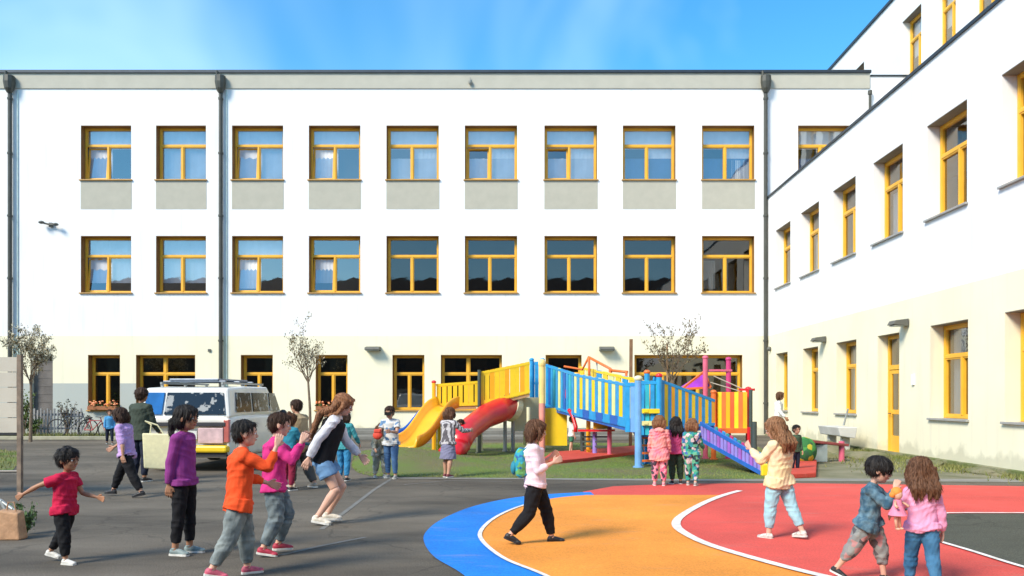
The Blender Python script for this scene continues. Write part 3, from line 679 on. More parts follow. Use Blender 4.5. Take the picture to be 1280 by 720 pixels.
def slats(name, a, b, z0, z1, mats, n, wd=.10, gap_mat=None, rail=None, parent=play, thick=.03):
    """slatted panel between plan points a and b; z0=(za,zb) bottom, z1=(za,zb) top"""
    a = Vector(a); b_ = Vector(b); q = MB(); d = (b_ - a).normalized(); nn = Vector((-d.y, d.x))
    for i in range(n):
        t = (i + .5) / n; p = a.lerp(b_, t); zb = lerp(z0[0], z0[1], t); zt = lerp(z1[0], z1[1], t) + .0
        h = wd / 2; k = thick / 2; sl0 = (z0[1]-z0[0]) / (b_-a).length * h; sl1 = (z1[1]-z1[0]) / (b_-a).length * h
        pts = [(p - d*h, zb - sl0), (p + d*h, zb + sl0), (p + d*h, zt + sl1), (p - d*h, zt - sl1)]
        vs = [(*(u - nn*k), z) for u, z in pts] + [(*(u + nn*k), z) for u, z in pts]
        q.add(vs, [(0,1,2,3),(7,6,5,4),(0,4,5,1),(1,5,6,2),(2,6,7,3),(3,7,4,0)], i % len(mats))
    o = q.build(name, mats, parent)
    if rail:
        r = MB()
        for zz in rail: r.bar((*a, lerp(z0[0], z1[0], zz)), (*b_, lerp(z0[1], z1[1], zz)), .045, .06)
        r.build('rail', mats[0], o)
    return o
def pole(x, y, z0, z1, r, m, name='post', cap=None, bands=None):
    q = MB(); q.cyl((x, y, z0), (x, y, z1), r, 14); q.cyl((x, y, z0), (x, y, z0 + .04), r * 1.5, 12); o = q.build(name, m, play)
    if cap: c = MB(); c.ball((x, y, z1), (r * 1.25, r * 1.25, r * .9)); c.build('post_cap', cap, o, smooth=True)
    return o
# main plan points
A = at(677, 480, 23.6); B_ = at(798, 500, 17.3); Cc = at(893, 500, 20.6)
# -- yellow walkway at the left, rising to the right
W0 = at(545, 500, 21.6); W1 = at(662, 480, 22.0)
w0 = (W0.x, W0.y); w1 = (W1.x, W1.y)
def Zat(y, Y): return HC - (y - 497) / F * Y
q = MB(); zA = Zat(509, 21.6); zB = Zat(492, 22.0)
mid = ((w0[0] + w1[0]) / 2 + .25, (w0[1] + w1[1]) / 2)
def dk(p, q_, za, zb, wid, m, name='deck'):
    b = MB(); p = Vector(p); q_ = Vector(q_); d = (q_ - p).normalized(); nn = Vector((-d.y, d.x)) * wid
    vs = [(*p, za), (*q_, zb), (*(q_ + nn), zb), (*(p + nn), za)]; vs += [(x, y, z - .08) for x, y, z in vs]
    b.add(vs, [(0,1,2,3),(7,6,5,4),(0,4,5,1),(1,5,6,2),(2,6,7,3),(3,7,4,0)]); return b.build(name, m, play)
m1 = (lerp(w0[0], w1[0], .46), lerp(w0[1], w1[1], .46)); zM = Zat(507, 21.8)
dk(w0, m1, zA, zM, 1.0, TAN); dk(m1, w1, zM, zB, 1.0, TAN)
tA = Zat(480, 21.6); tM = Zat(476, 21.8); tM2 = Zat(464, 21.8); tB = Zat(452, 22.0)
slats('walkway_panel', w0, m1, (zA, zM), (tA, tM), [YEL], 8, .105, rail=(.06, .95)); slats('walkway_panel', m1, w1, (zM, zB), (tM2 - .02, tB), [YEL, YEL, ORY], 10, .115, rail=(.06, .95))
w0b = (w0[0], w0[1] + 1.0); w1b = (w1[0], w1[1] + 1.0); m1b = (m1[0], m1[1] + 1.0)
slats('walkway_panel', w0b, m1b, (zA, zM), (tA, tM), [ORY], 4, .06, rail=(.1, .95)); slats('walkway_panel', m1b, w1b, (zM, zB), (tM2, tB + .02), [YEL], 5, .10, rail=(.1, .95))
for x, y in (w0, m1, w0b, m1b, w1, w1b): pole(x - .03, y - .04 if y < 23 else y + .04, 0, zA, .05, YEL if x < -2 else CREAMP, 'support_post')
pole(w0[0] - .05, w0[1] - .05, 0, tA + .05, .05, ORY, cap=REDP); pole(m1[0], m1[1] - .08, 0, tM + .28, .045, DKGR)
# -- slides
def slide(name, top, bot, wid, m, flare=.12, wall=.22, curve=.25, run=.6, n=14):
    top = Vector(top); bot = Vector(bot); d2 = (bot - top); d2.z = 0; L_ = d2.length; d2.normalize(); nn = Vector((-d2.y, d2.x, 0))
    prof = []
    for i in range(n + 1):
        t = i / n; s_ = t * L_
        e = 1 - t; z = bot.z + (top.z - bot.z) * (e * 1.0 + .12 * math.sin(2 * math.pi * e) * -1); prof.append((s_, z))
    cs = [(-wid/2 - .03, wall), (-wid/2, wall + .02), (-wid/2 + .03, wall - .02), (-wid/2 + .06, .05), (-wid/4, 0), (0, -.012), (wid/4, 0), (wid/2 - .06, .05), (wid/2 - .03, wall - .02), (wid/2, wall + .02), (wid/2 + .03, wall), (wid/2 + .02, -.03), (0, -.06), (-wid/2 - .02, -.03)]
    k = len(cs); vs = []; fs = []
    for s_, z in prof:
        p = top + d2 * s_; p.z = z
        for u, v in cs: vs.append(p + nn * u + Vector((0, 0, v)))
    for i in range(n):
        for j in range(k): j2 = (j + 1) % k; fs.append((i*k+j, i*k+j2, (i+1)*k+j2, (i+1)*k+j))
    fs.append(tuple(range(k))[::-1]); fs.append(tuple(range(n*k, n*k+k)))
    b = MB(); b.add(vs, fs); return b.build(name, m, play, smooth=True)
slide('slide', at(560, 508, 21.5), at(506, 558, 19.7), .62, ORY, wall=.24)
slide('slide', at(548, 515, 22.6), at(503, 549, 21.4), .5, BLUD, wall=.2)
# red tube slide: a fat half-closed chute
b = MB(); p0 = at(636, 508, 22.2); p1 = at(606, 521, 21.4); p2 = at(584, 538, 20.3); p3 = at(572, 553, 19.5); p3.z = .32
pts = [p0, p0.lerp(p1, .5), p1, p1.lerp(p2, .5), p2, p2.lerp(p3, .6), p3]
b.tube(pts, [.33, .32, .30, .285, .275, .27, .27], 18); b.build('tube_slide', REDP, play, smooth=True)
b = MB(); b.tube([p0 + V(.10, .12, -.05), p0 + V(-.02, -.02, 0)], [.37, .37], 20); b.build('slide_collar', CREAMP, play)
b = MB(); b.tube([p3 + V(.04, .1, .02), p3 + V(-.16, -.40, -.16)], [.28, .29], 18, caps=True, squash=.75); b.build('slide_mouth', REDP, play, smooth=True)
for px in (631, 641): c = at(px, 505, 22.3); pole(c.x, c.y + .15, 0, 1.5, .05, GREYP, 'support_post')
c = at(655, 490, 22.6); q = MB(); q.box(c.x - .28, c.y, .55, c.x + .5, c.y + .04, zB - .1); q.build('side_board', CREAMP, play)
c = at(692, 530, 22.4); q = MB(); q.box(c.x - .25, c.y - .0, Zat(558, 22.4) + .02, c.x + .36, c.y + .05, Zat(510, 22.4)); q.build('side_board', YEL, play)
c = at(668, 530, 22.8); q = MB(); q.box(c.x - .30, c.y - .0, .15, c.x + .22, c.y + .05, 1.15); q.build('side_board', mat('pale_yellow_board', (.75, .68, .25), .6, .15, 3), play)
# -- tower at the top of the bridge
Ax, Ay = A.x, A.y; zt = Zat(450, 23.6)
for dx in (-.28, .02): pole(Ax + dx, Ay - .2, 0, zt, .055, BLUP, cap=BLUP)
pole(Ax + .02, Ay + .9, 0, zt, .055, BLUP, cap=BLUP); pole(Ax - .28, Ay + .9, 0, zt, .055, BLUP, cap=BLUP)
slats('tower_panel', (Ax - .30, Ay - .18), (Ax + .02, Ay - .18), (1.25, 1.25), (2.45, 2.45), [BLUP], 3, .10, rail=(.05, .5, .95))
dk((Ax - .6, Ay - .1), (Ax + .3, Ay - .1), 1.22, 1.22, 1.0, BLUD)
q = MB(); c = at(677.5, 500, 22.2); q.cyl((c.x, c.y, 1.3), (c.x, c.y, Zat(455, 22.2)), .085, 14); q.ball((c.x, c.y, Zat(455, 22.2)), (.1, .1, .14)); o = q.build('post', mat('yellow_post', (.85, .62, .22), .45, .1, 4), play, smooth=False)
q = MB(); q.cyl((c.x, c.y, 0), (c.x, c.y, 1.3), .084, 14); q.build('post_foot', mat('salmon_post', (.78, .30, .24), .5, .2, 4), o)
# -- blue slatted bridge coming down towards the viewer
bn0 = Vector((A.x + .12, A.y - .3)); bn1 = Vector((B_.x - .06, B_.y + .1)); zb0, zt0 = Zat(508, 23.4), Zat(455, 23.4); zb1, zt1 = Zat(536, 17.4), Zat(481, 17.4)
bm = bn0.lerp(bn1, .42); zbm = lerp(zb0, zb1, .42) - .05; ztm = lerp(zt0, zt1, .42) - .06; TURQ = mat('turquoise_paint', (.03, .42, .50), .45, .12, 6); LIME = mat('pale_lime', (.70, .72, .30), .5, .1, 5)
slats('bridge_railing', bn0, bm, (zb0, zbm), (zt0, ztm), [BLUP, BLUD, BLUP, TURQ, BLUP, LIME], 12, .15, rail=(.04, .96))
slats('bridge_railing', bm, bn1, (zbm, zb1), (ztm, zt1), [BLUP, YEL, BLUP, LIME], 17, .19, rail=(.04, .96)); slats('bridge_valance', bm, bn1, (zbm, zb1), (zbm + .2, zb1 + .2), [BLUP, BLUD], 8, .42, thick=.05)
off = Vector((.95, .35)); b0b = bn0 + off; b1b = bn1 + off

slats('bridge_railing', b0b, b1b, (zb0, zb1), (zt0 - .05, zt1 - .05), [YEL, mat('pale_lime', (.70, .72, .30), .5, .1, 5), YEL, BLUP], 14, .30, rail=(.04, .96))
q = MB(); vs = [(*bn0, zb0), (*bn1, zb1), (*b1b, zb1), (*b0b, zb0)]; vs += [(x, y, z - .09) for x, y, z in vs]; q.add(vs, [(0,1,2,3),(7,6,5,4),(0,4,5,1),(1,5,6,2),(2,6,7,3),(3,7,4,0)]); q.build('bridge_deck', BLUD, play)
# -- near tower
bx, by = B_.x, B_.y
pole(bx, by, 0, 1.84, .075, PALEB, cap=CREAMP); pole(bx + .42, by - .05, .75, 1.90, .06, BLUP, cap=REDP); pole(bx + .14, by + .7, 0, 1.72, .06, BLUP, cap=CREAMP); pole(bx + .30, by + .9, 0, 2.0, .06, BLUP, cap=ORNG)
slats('tower_panel', (bx + .02, by - .03), (bx + .44, by - .06), (.68, .68), (1.80, 1.80), [BLUP, mat('turquoise_paint', (.03, .42, .50), .45, .12, 6)], 4, .085, rail=(.96,))
slats('tower_panel', (bx - .27, by + .06), (bx - .06, by + .02), (.74, .74), (1.76, 1.76), [BLUP, PALEB], 2, .095, rail=(.96,))
for zz in (1.13, .88): q = MB(); q.box(bx + .06, by - .12, zz, bx + .42, by - .07, zz + .09); q.box(bx + .10, by - .135, zz + .02, bx + .18, by - .121, zz + .07); q.build('grip_board', YEL if zz > 1 else mat('cream_yellow', (.8, .7, .3), .5), play)
dk((bx - .05, by + .02), (bx + .5, by - .02), .72, .72, .85, BLUD)
q = MB()
for i in range(4): q.box(bx + .08, by + .35 + i * .02, .1 + i * .16, bx + .62, by + .47 + i * .02, .14 + i * .16)
q.build('ladder_rungs', ORNG, play)
for xx in (.08, .34, .6): q = MB(); q.cyl((bx + xx, by + .42, 0), (bx + xx, by + .42, .72), .02, 8); q.build('ladder_rail', WOOD, play)
# -- second railing falling away to the right
c0 = (at(817, 500, 17.3).x, 17.3); c1 = (at(893, 500, 18.1).x, 18.1)
slats('bridge_railing', c0, c1, (Zat(538, 17.3), Zat(531, 18.1)), (Zat(471, 17.3), Zat(500, 18.1)), [BLUP, ORY, BLUP, YEL], 18, .088, rail=(.03, .97))
slats('bridge_infill', (c0[0] + .01, c0[1] + .5), (c1[0] + .01, c1[1] + .5), (Zat(532, 17.3), Zat(527, 18.1)), (Zat(477, 17.3), Zat(504, 18.1)), [ORY, YEL, mat('amber_board', (.80, .48, .10), .5, .2, 5)], 12, .20)
dk((c0[0], c0[1] + .03), (c1[0], c1[1] + .03), Zat(539, 17.3), Zat(532, 18.1), .7, BLUD)
# -- red and yellow tower at the right
t0 = at(892, 500, 19.6); t1 = at(934, 500, 19.2); 
slats('tower_panel', (t0.x, t0.y), (t1.x, t1.y), (Zat(536, 19.4),) * 2, (Zat(490, 19.4),) * 2, [mat('brick_red_board', (.66, .10, .02), .5, .1, 5), YEL, ORNG, ORY], 8, .095)
q = MB(); q.box(t0.x - .05, t1.y - .05, Zat(541, 19.4), t1.x + .05, t0.y + 1.0, Zat(535, 19.4)); q.build('deck', ORNG, play)
slats('tower_panel', (t0.x, t0.y + 1.0), (t1.x, t1.y + 1.0), (Zat(536, 19.4),) * 2, (Zat(496, 19.4),) * 2, [YEL, ORY], 6, .13)
for px, top, m, yo in ((885, 447, PINKP, .3), (915, 449, MAG, .35), (892, 490, ORNG, 0), (934, 486, REDP, -.1)):
    c = at(px, 500, 19.5); pole(c.x, c.y + yo, 0, Zat(top, 19.5 + yo), .06, m, cap=m)
q = MB(); a_ = at(880, 469, 19.7); q.bar(at(886, 463, 19.8), at(915, 463, 19.8), .05, .05); q.build('crossbar', PINKP, play)
# canopy: purple canvas pyramid with an orange rim
q = MB(); c = at(872, 478, 20.1); vs = [c + V(-.42, -.25, -.16), c + V(.26, -.25, -.12), c + V(.26, .5, -.12), c + V(-.42, .5, -.16), c + V(.18, .1, .26)]; q.add(vs, [(0,1,4),(1,2,4),(2,3,4),(3,0,4),(3,2,1,0)]); o = q.build('canopy', PURP, play)
q = MB(); q.bar(vs[0], vs[4], .05, .05); q.bar(vs[0], vs[1], .05, .05); q.bar(vs[1], vs[4], .04, .04); q.build('canopy_rim', ORNG, o)
q = MB(); q.cyl(c + V(-.35, 0, -1.2), c + V(-.35, 0, -.15), .03); q.cyl(c + V(.22, .1, -1.2), c + V(.22, .1, .1), .03); q.build('canopy_post', PINKP, o)
# ropes
q = MB(); r1 = at(892, 470, 19.8); r2 = at(930, 487, 19.6); q.cyl(r1, r2, .015, 6); q.cyl(at(888, 478, 19.8), at(925, 489, 19.5), .012, 6); q.build('rope', ROPE, play)
# right-hand frame in dark steel with a red top bar
e0 = at(924, 487, 18.6); e1 = at(943, 487, 18.2)
q = MB(); q.bar(e0, e1, .04, .05); q.build('crossbar', REDP, play); pole(e1.x - .08, e1.y, 0, e1.z, .04, DKGR); 
c = at(943, 540, 16.8); pole(c.x, c.y, 0, Zat(527, 16.8), .05, DKGR); c = at(936, 540, 17.6); pole(c.x, c.y, 0, Zat(534, 17.6), .035, REDP)
# -- lilac slatted ramp down to the red surface
g0 = at(876, 545, 17.6); g1 = at(952, 590, 15.6)
slats('ramp_railing', (g0.x, g0.y), (g1.x, g1.y), (Zat(548, 17.6), .03), (Zat(529, 17.6), Zat(574, 15.6)), [LILAC, LILAC, mat('violet_paint', (.34, .12, .50), .5, .15, 6)], 17, .085)
q = MB(); q.bar((g0.x, g0.y, Zat(529, 17.6)), (g1.x, g1.y, Zat(573, 15.6)), .05, .07); q.bar((g0.x, g0.y, Zat(549, 17.6)), (g1.x, g1.y, .05), .05, .08); q.build('ramp_rail', BLUD, play)
slats('ramp_railing', (g0.x + .3, g0.y + .75), (g1.x + .3, g1.y + .75), (Zat(548, 17.6), .03), (Zat(529, 17.6), Zat(574, 15.6)), [MAG, BLUP, mat('teal_paint', (.03, .30, .30), .5, .15, 6)], 15, .085)
q = MB(); vs = [(g0.x, g0.y + .02, .62), (g1.x, g1.y + .02, .03), (g1.x + .3, g1.y + .75, .03), (g0.x + .3, g0.y + .75, .62)]; q.add(vs + [(x, y, z - .03) for x, y, z in vs], [(0,1,2,3),(7,6,5,4),(0,4,5,1),(1,5,6,2),(2,6,7,3),(3,7,4,0)]); q.build('ramp', BLUD, play)
q = MB(); q.box(g1.x - .02, g1.y - .1, .0, g1.x + .22, g1.y + .1, .22); q.build('ramp_block', YEL, play, bevel=.02)
# -- red climbing rail seen above the bridge
def rail(pts, r, m, name='handrail'): q = MB(); q.tube(pts, r, 10); return q.build(name, m, play, smooth=True)
Yr = 22.4
rail([at(737, 447, Yr), at(763, 461, Yr - .3), at(765, 464, Yr - .35)], .035, ORNG); rail([at(764, 463, Yr - .35), at(784, 465, Yr - .9)], .035, ORNG)
rail([at(736, 446, Yr), at(737, 480, Yr)], .035, ORNG); rail([at(763, 462, Yr - .3), at(763, 520, Yr - .3)], .045, ORNG); rail([at(783, 465, Yr - .9), at(781, 500, Yr - .9)], .035, ORNG); rail([at(746, 453, Yr), at(746, 480, Yr)], .02, GREYP)
rail([at(736, 446, Yr), at(728, 462, Yr + .4), at(705, 458, Yr + .6)], .03, ORNG)
# -- play counter and legs under the bridge
for px, m, Y, top in ((735.5, ORY, 21.0, 525), (743.5, LILAC, 20.6, 540), (762, PINKP, 20.2, 530), (728, DKGR, 21.3, 540)):
    c = at(px, 550, Y); pole(c.x, c.y, 0, Zat(top, Y), .055, m, 'support_post')
q = MB(); a_ = at(728, 538, 20.8); b2 = at(763, 538, 20.0); q.bar(a_, b2, .3, .05); q.build('counter', REDP, play)
q = MB()
for i in range(3): q.bar(at(728, 546 + i*6, 20.9), at(762, 546 + i*6, 20.2), .03, .04)
q.build('counter_bars', DKGR, play)
q = MB(); a_ = at(753, 530, 20.2); q.box(a_.x - .22, a_.y - .03, a_.z - .12, a_.x + .22, a_.y + .03, a_.z + .08); q.build('play_panel', ORY, play, bevel=.01)
rail([at(711, 512, 21.3), at(716, 520, 21.2), at(720, 534, 21.0), at(719, 540, 21.0)], .05, REDP, 'bent_tube')

# -- red safety mats
MATR = rubber('mat_red', (.62, .07, .045))
def ramp_mat(name, poly, h, label):
    q = MB(); q.prism(poly, 'z', .0, h); o = q.build(name, MATR, bevel=.015); tag(o, label, 'mat')
ramp_mat('safety_mat', [tuple(gnd(x, y)[:2]) for x, y in ((672, 583), (735, 577), (812, 566), (800, 560), (735, 566), (690, 569))], .09, 'long red rubber mat on the turf under the blue bridge')
ramp_mat('safety_mat', [tuple(gnd(x, y)[:2]) for x, y in ((985, 599), (1020, 597), (1021, 580), (1008, 574), (975, 574), (968, 598))], .09, 'square red rubber mat below the play bench beside the right wing')

# ------------------------------------------------------------------ play bench at the right
bench = empty('play_bench', (0, 0, 0), label='long low play bench with dark red top and pink legs beside the right wing', cat='bench')
a0 = at(985, 549, 18.6); a1 = at(1053, 556, 19.2)
q = MB(); q.bar(a0, a1, .42, .06); q.build('bench_top', mat('maroon_board', (.30, .06, .06), .5, .15, 5), bench, bevel=.01)
for px, m, wd, Y in ((994, BLUP, .14, 18.6), (1028, PINKP, .08, 19.0), (1050, PINKP, .09, 19.15)):
    c = at(px, 560, Y); q = MB(); q.cyl((c.x, c.y - .1, 0), (c.x, c.y - .1, .46), wd / 2 + .02, 12); q.build('leg', m, bench)
c = at(1020, 560, 19.2); q = MB(); q.box(a0.x + .5, a0.y + .15, .02, a1.x - .5, a1.y + .18, .40); q.build('side_board', mat('grey_board', (.25, .30, .30), .6), bench)
ballp = MB(); c = at(1005, 566, 18.2); ballp.ball((0, 0, .30), (.27, .27, .30), seg=20, rings=14); o = ballp.build('play_ball', patched('ball_print', [(.02, .14, .03), (.05, .25, .05), (.45, .40, .03), (.02, .10, .04)], 9), smooth=True, loc=(c.x, c.y, .0)); tag(o, 'green and yellow patterned ball on the ground behind the blue bench leg', 'ball')
# grey stone trough on the wing wall
tr = empty('stone_trough', (8.6, 0, 0), label='pale grey trough with a stick beside the wing wall', cat='trough')
c = at(1048, 548, 23.2); q = MB(); q.prism([(c.x - 8.85, .42), (c.x - 8.45, .36), (c.x - 8.40, .66), (c.x - 8.92, .66)], 'y', c.y - .85, c.y + .75); q.box(c.x - 8.6 - .12, c.y - .6, 0, c.x - 8.6 + .10, c.y - .45, .40); q.box(c.x - 8.6 - .12, c.y + .4, 0, c.x - 8.6 + .10, c.y + .55, .40); q.build('basin', mat('trough_stone', (.55, .56, .53), .7, .1, 4, .1, 30), tr, smooth=False, bevel=.02)
q = MB(); q.bar((c.x - 8.6, c.y - .4, .7), (c.x - 8.6 + .08, c.y - .5, 1.15), .05, .03); q.build('stick', GREYP, tr)

# ------------------------------------------------------------------ rocks and weeds along the wing
WEED = mat('weeds', (.13, .16, .03), .8, .3, 3, col2=(.28, .26, .09), thr=(.4, .65)); r_ = random.Random(9)
pts = []
for i in range(2600):
    y = r_.uniform(10.5, 25.5); pts.append((9.0 - abs(r_.gauss(0, .28)) - .15, y, .0))
for i in range(2600):
    y = r_.uniform(16.0, 24); pts.append((9.0 - abs(r_.gauss(0, 1.1)) - .1, y, .0))
blades('weeds', pts, .085, WEED, 'yellow green weeds growing along the foot of the right wing', .7, .012, 'weeds')
ROCK = mat('ledge_rock', (.20, .185, .11), .9, .3, 4, .6, 18, col2=(.13, .14, .06), thr=(.4, .65))
r_ = random.Random(4); labs = ['largest flat mossy stone edging by the yellow door', 'long low mossy stone between bench and yellow door', 'narrow mossy stone nearest the bench legs', 'short grey stone below the second wing window', 'rounded mossy stone right of the yellow door', 'small mossy stone under the large wing window']
for (x, y, sx, sy, sz), lb in zip(((8.0, 20.0, .5, .8, .16), (7.6, 21.6, .6, .7, .2), (7.0, 20.2, .5, .35, .14), (8.3, 23.3, .35, .8, .2), (8.45, 18.2, .3, .7, .12), (8.6, 16.0, .22, .6, .10)), labs):
    q = MB(); q.ball((0, 0, 0), (1, 1, 1), seg=16, rings=10); vs = []
    for v in q.v:
        v = Vector(v); k = 1 + .25 * math.sin(v.x * 5 + y) * math.cos(v.y * 4 + x) + .12 * math.sin(v.z * 9 + v.x * 7); vs.append((v.x * sx * k, v.y * sy * k, max(-.02, v.z) * sz * k))
    q.v = vs; o = q.build('edging_stone', ROCK, smooth=True, loc=(x, y, .0)); tag(o, lb, 'stone', 'mossy stones along the wing')

# ------------------------------------------------------------------ saplings
BARK = mat('bark', (.18, .13, .085), .9, .3, 12, .4, 50); BLOS = mat('blossom', (.55, .5, .36), .8, .2, 20); TWL = mat('sapling_leaves', (.15, .12, .055), .8, .3, 10)
def sapling(px, Y, hpx, spread, label, seed, nl, leafm, stake=False, lean=0):
    r = random.Random(seed); base = at(px, 500, Y); base.z = 0; t = empty('sapling', base, label=label, cat='tree', group='bare saplings in the yard')
    H = HC + (497 - hpx) / F * Y; b = MB(); tips = []
    fork = H * .55
    b.tube([(0, 0, 0), (.03 + lean*.3, 0, fork * .5), (lean*.6, .02, fork)], [.06, .045, .035], 8)
    def br(p, d, ln, rad, dep):
        pts = [p]; q = p
        for k in range(4):
            d = (d + Vector((r.gauss(0, .13), r.gauss(0, .13), r.gauss(.05, .07)))).normalized(); q = q + d * ln / 4; pts.append(q)
            if dep > 0 and k > 0: tips.append(q)
        b.tube(pts, [rad * (1 - .17 * i) for i in range(5)], 5)
        if dep < 3:
            for k in range(3 if dep < 2 else 2):
                i = r.choice((1, 2, 3, 4)); a = r.uniform(0, 6.28); dd = (d + Vector((math.cos(a), math.sin(a), r.uniform(-.1, .5))) * .75).normalized(); br(pts[i], dd, ln * .62, rad * .55, dep + 1)
    for i in range(8):
        a = i * .785 + r.uniform(-.3, .3); z = fork * r.uniform(.8, 1.0); br(Vector((lean*.6 * z / fork, .02, z)), Vector((math.cos(a) * spread, math.sin(a) * spread, 1)).normalized(), (H - fork) * r.uniform(.42, .68), .020, 0)
    b.build('trunk', BARK, t)
    l = MB(); 
    for i in range(nl):
        p = r.choice(tips) + Vector((r.gauss(0, .05), r.gauss(0, .05), r.gauss(0, .05))); a = Euler((r.uniform(0, 6), r.uniform(0, 6), r.uniform(0, 6))).to_matrix(); s = r.uniform(.025, .055)
        q = [a @ Vector(v) + p for v in ((-s, 0, 0), (0, -s*.5, 0), (s, 0, 0), (0, s*.5, 0))]; l.add(q, [(0, 1, 2, 3)], 0 if r.random() < .6 else 1)
    l.build('crown', leafm, t)
    if stake: q = MB(); q.bar((-.14, .1, 0), (-.14, .1, H * .8), .05, .05); q.build('stake', TAN, t)
sapling(388, 29.0, 410, .62, 'bare pale sapling against the wall behind the long haired girl', 3, 900, [TWL, BLOS], lean=-.15)
sapling(840, 27.0, 398, .75, 'bare dark twigged sapling behind the blue slatted tower', 5, 1100, [TWL, BARK], True)
sapling(38, 27.5, 400, .40, 'leafy blossoming sapling at the far left in front of the dark door', 8, 2600, [BLOS, TWL])
q = MB(); c = at(788, 500, 24.0); q.bar((0, 0, 0), (.02, 0, Zat(424, 24)), .09, .09); o = q.build('wooden_post', WOOD, loc=(c.x, c.y, 0)); tag(o, 'tall rough brown post standing behind the near blue tower', 'post')
q = MB()
o = None

# ------------------------------------------------------------------ left edge: hoarding, fence, shrubs, bicycles
ho = empty('hoarding', (0, 0, 0), label='beige boarded panel on steel posts at the left edge of the yard', cat='panel')
Y = 12.2; z0, z1 = Zat(541, Y), Zat(446, Y); xr = at(22, 500, Y).x
HB = mat('hoarding_board', (.50, .46, .38), .7, .08, 2, .1, 30)
q = MB()
for i in range(5): a = lerp(z0, z1, i / 5); q.box(xr - 2.4, Y - .02 - (.006 if i % 2 else 0), a + .005, xr, Y + .02, lerp(z0, z1, (i + 1) / 5) - .005)
q.build('board', HB, ho)
q = MB(); q.box(xr - 2.4, Y - .03, z0 - .04, xr, Y + .03, z0); q.build('bottom_rail', DARKMET, ho)
for x in (xr + .035, xr - 2.4): q = MB(); q.box(x - .03, Y - .03, 0, x + .03, Y + .03, z1 + .03); q.build('post', mat('rusty_post', (.20, .15, .11), .8, .3, 10), ho)
q = MB(); q.cyl((xr - 2.4, Y, .38), (xr, Y, .38), .02, 8); q.build('lower_rail', DARKMET, ho)
# verge patch
vg = [tuple(gnd(x, y)[:2]) for x, y in ((-140, 560), (-20, 560), (21, 565), (24, 578), (16, 588), (-30, 592), (-160, 592))]
sheet('verge_ground', vg, .006, TURF)
pts = []; r_ = random.Random(2)
while len(pts) < 3500:
    x = r_.uniform(-17, -8); y = r_.uniform(15.5, 25)
    if point_in(vg, x, y): pts.append((x, y, .0))
blades('verge_grass', pts, .07, WEED, 'dry yellow green grass patch behind the hoarding post')
# kerb verge weeds along the flower bed
pts = [(r_.uniform(-22, -10.5), r_.uniform(29.05, 31), .06) for i in range(5000)]
blades('bed_weeds', pts, .16, WEED, 'rough yellow green weeds in the bed along the facade', .7, .012, 'weeds')
# picket fence in front of the roller door
fe = empty('picket_fence', (0, 0, 0), label='low grey picket fence in front of the dark roller door', cat='fence')
q = MB(); Y = 30.2
for i in range(16): x = at(38, 500, Y).x + i * .12; q.box(x, Y - .02, .07, x + .05, Y + .02, 1.0 + .06 * (i % 2))
q.build('picket', mat('grey_picket', (.30, .30, .30), .8), fe); q = MB(); a = at(37, 500, Y).x; q.box(a, Y + .021, .3, a + 1.95, Y + .05, .38); q.box(a, Y + .021, .8, a + 1.95, Y + .05, .88); q.build('rail', mat('grey_picket', (.3, .3, .3)), fe)
# shrubs
def shrub(px, Y, h, wd, label, seed, m, n=420, stems=7):
    r = random.Random(seed); c = at(px, 500, Y); t = empty('shrub', (c.x, c.y, .07), label=label, cat='shrub', group='shrubs along the foot of the facade'); b = MB(); l = MB()
    for i in range(stems):
        a = r.uniform(0, 6.28); e = Vector((math.cos(a) * wd * r.uniform(.3, 1), math.sin(a) * wd * r.uniform(.2, .7), h * r.uniform(.6, 1))); mdl = e * .5 + Vector((0, 0, h * .12)); b.tube([(0, 0, 0), mdl, e], [.02, .014, .006], 5)
        for k in range(n // stems):
            u = r.uniform(.3, 1.05); p = (mdl.lerp(e, (u - .5) * 2) if u > .5 else mdl * (u * 2)) + Vector((r.gauss(0, .06), r.gauss(0, .06), r.gauss(0, .06))); A_ = Euler((r.uniform(0, 6), r.uniform(0, 6), r.uniform(0, 6))).to_matrix(); s = r.uniform(.03, .06)
            l.add([A_ @ Vector(v) + p for v in ((-s, 0, 0), (0, -s*.5, 0), (s, 0, 0), (0, s*.5, 0))], [(0, 1, 2, 3)])
    b.build('stems', BARK, t); l.build('foliage', m, t)
SH1 = mat('shrub_dark', (.05, .05, .03), .8, .3, 8); SH2 = mat('shrub_green', (.10, .15, .03), .8, .3, 8)
shrub(84, 30.2, 1.25, .35, 'dark bare twigged shrub left of the parked bicycles', 1, SH1, 200, 9); shrub(100, 30.6, 1.0, .4, 'brown twiggy shrub below the grey plinth between the bicycles', 2, SH1, 160, 8); shrub(42, 29.8, .7, .45, 'low bright green shrub at the foot of the picket fence', 3, SH2, 520)
shrub(30, 29.6, 1.6, .3, 'tall dark shrub beside the hoarding at the far left', 4, SH2, 500); shrub(160, 30.8, .8, .4, 'low twiggy shrub under the wide ground floor window', 6, SH1, 200)
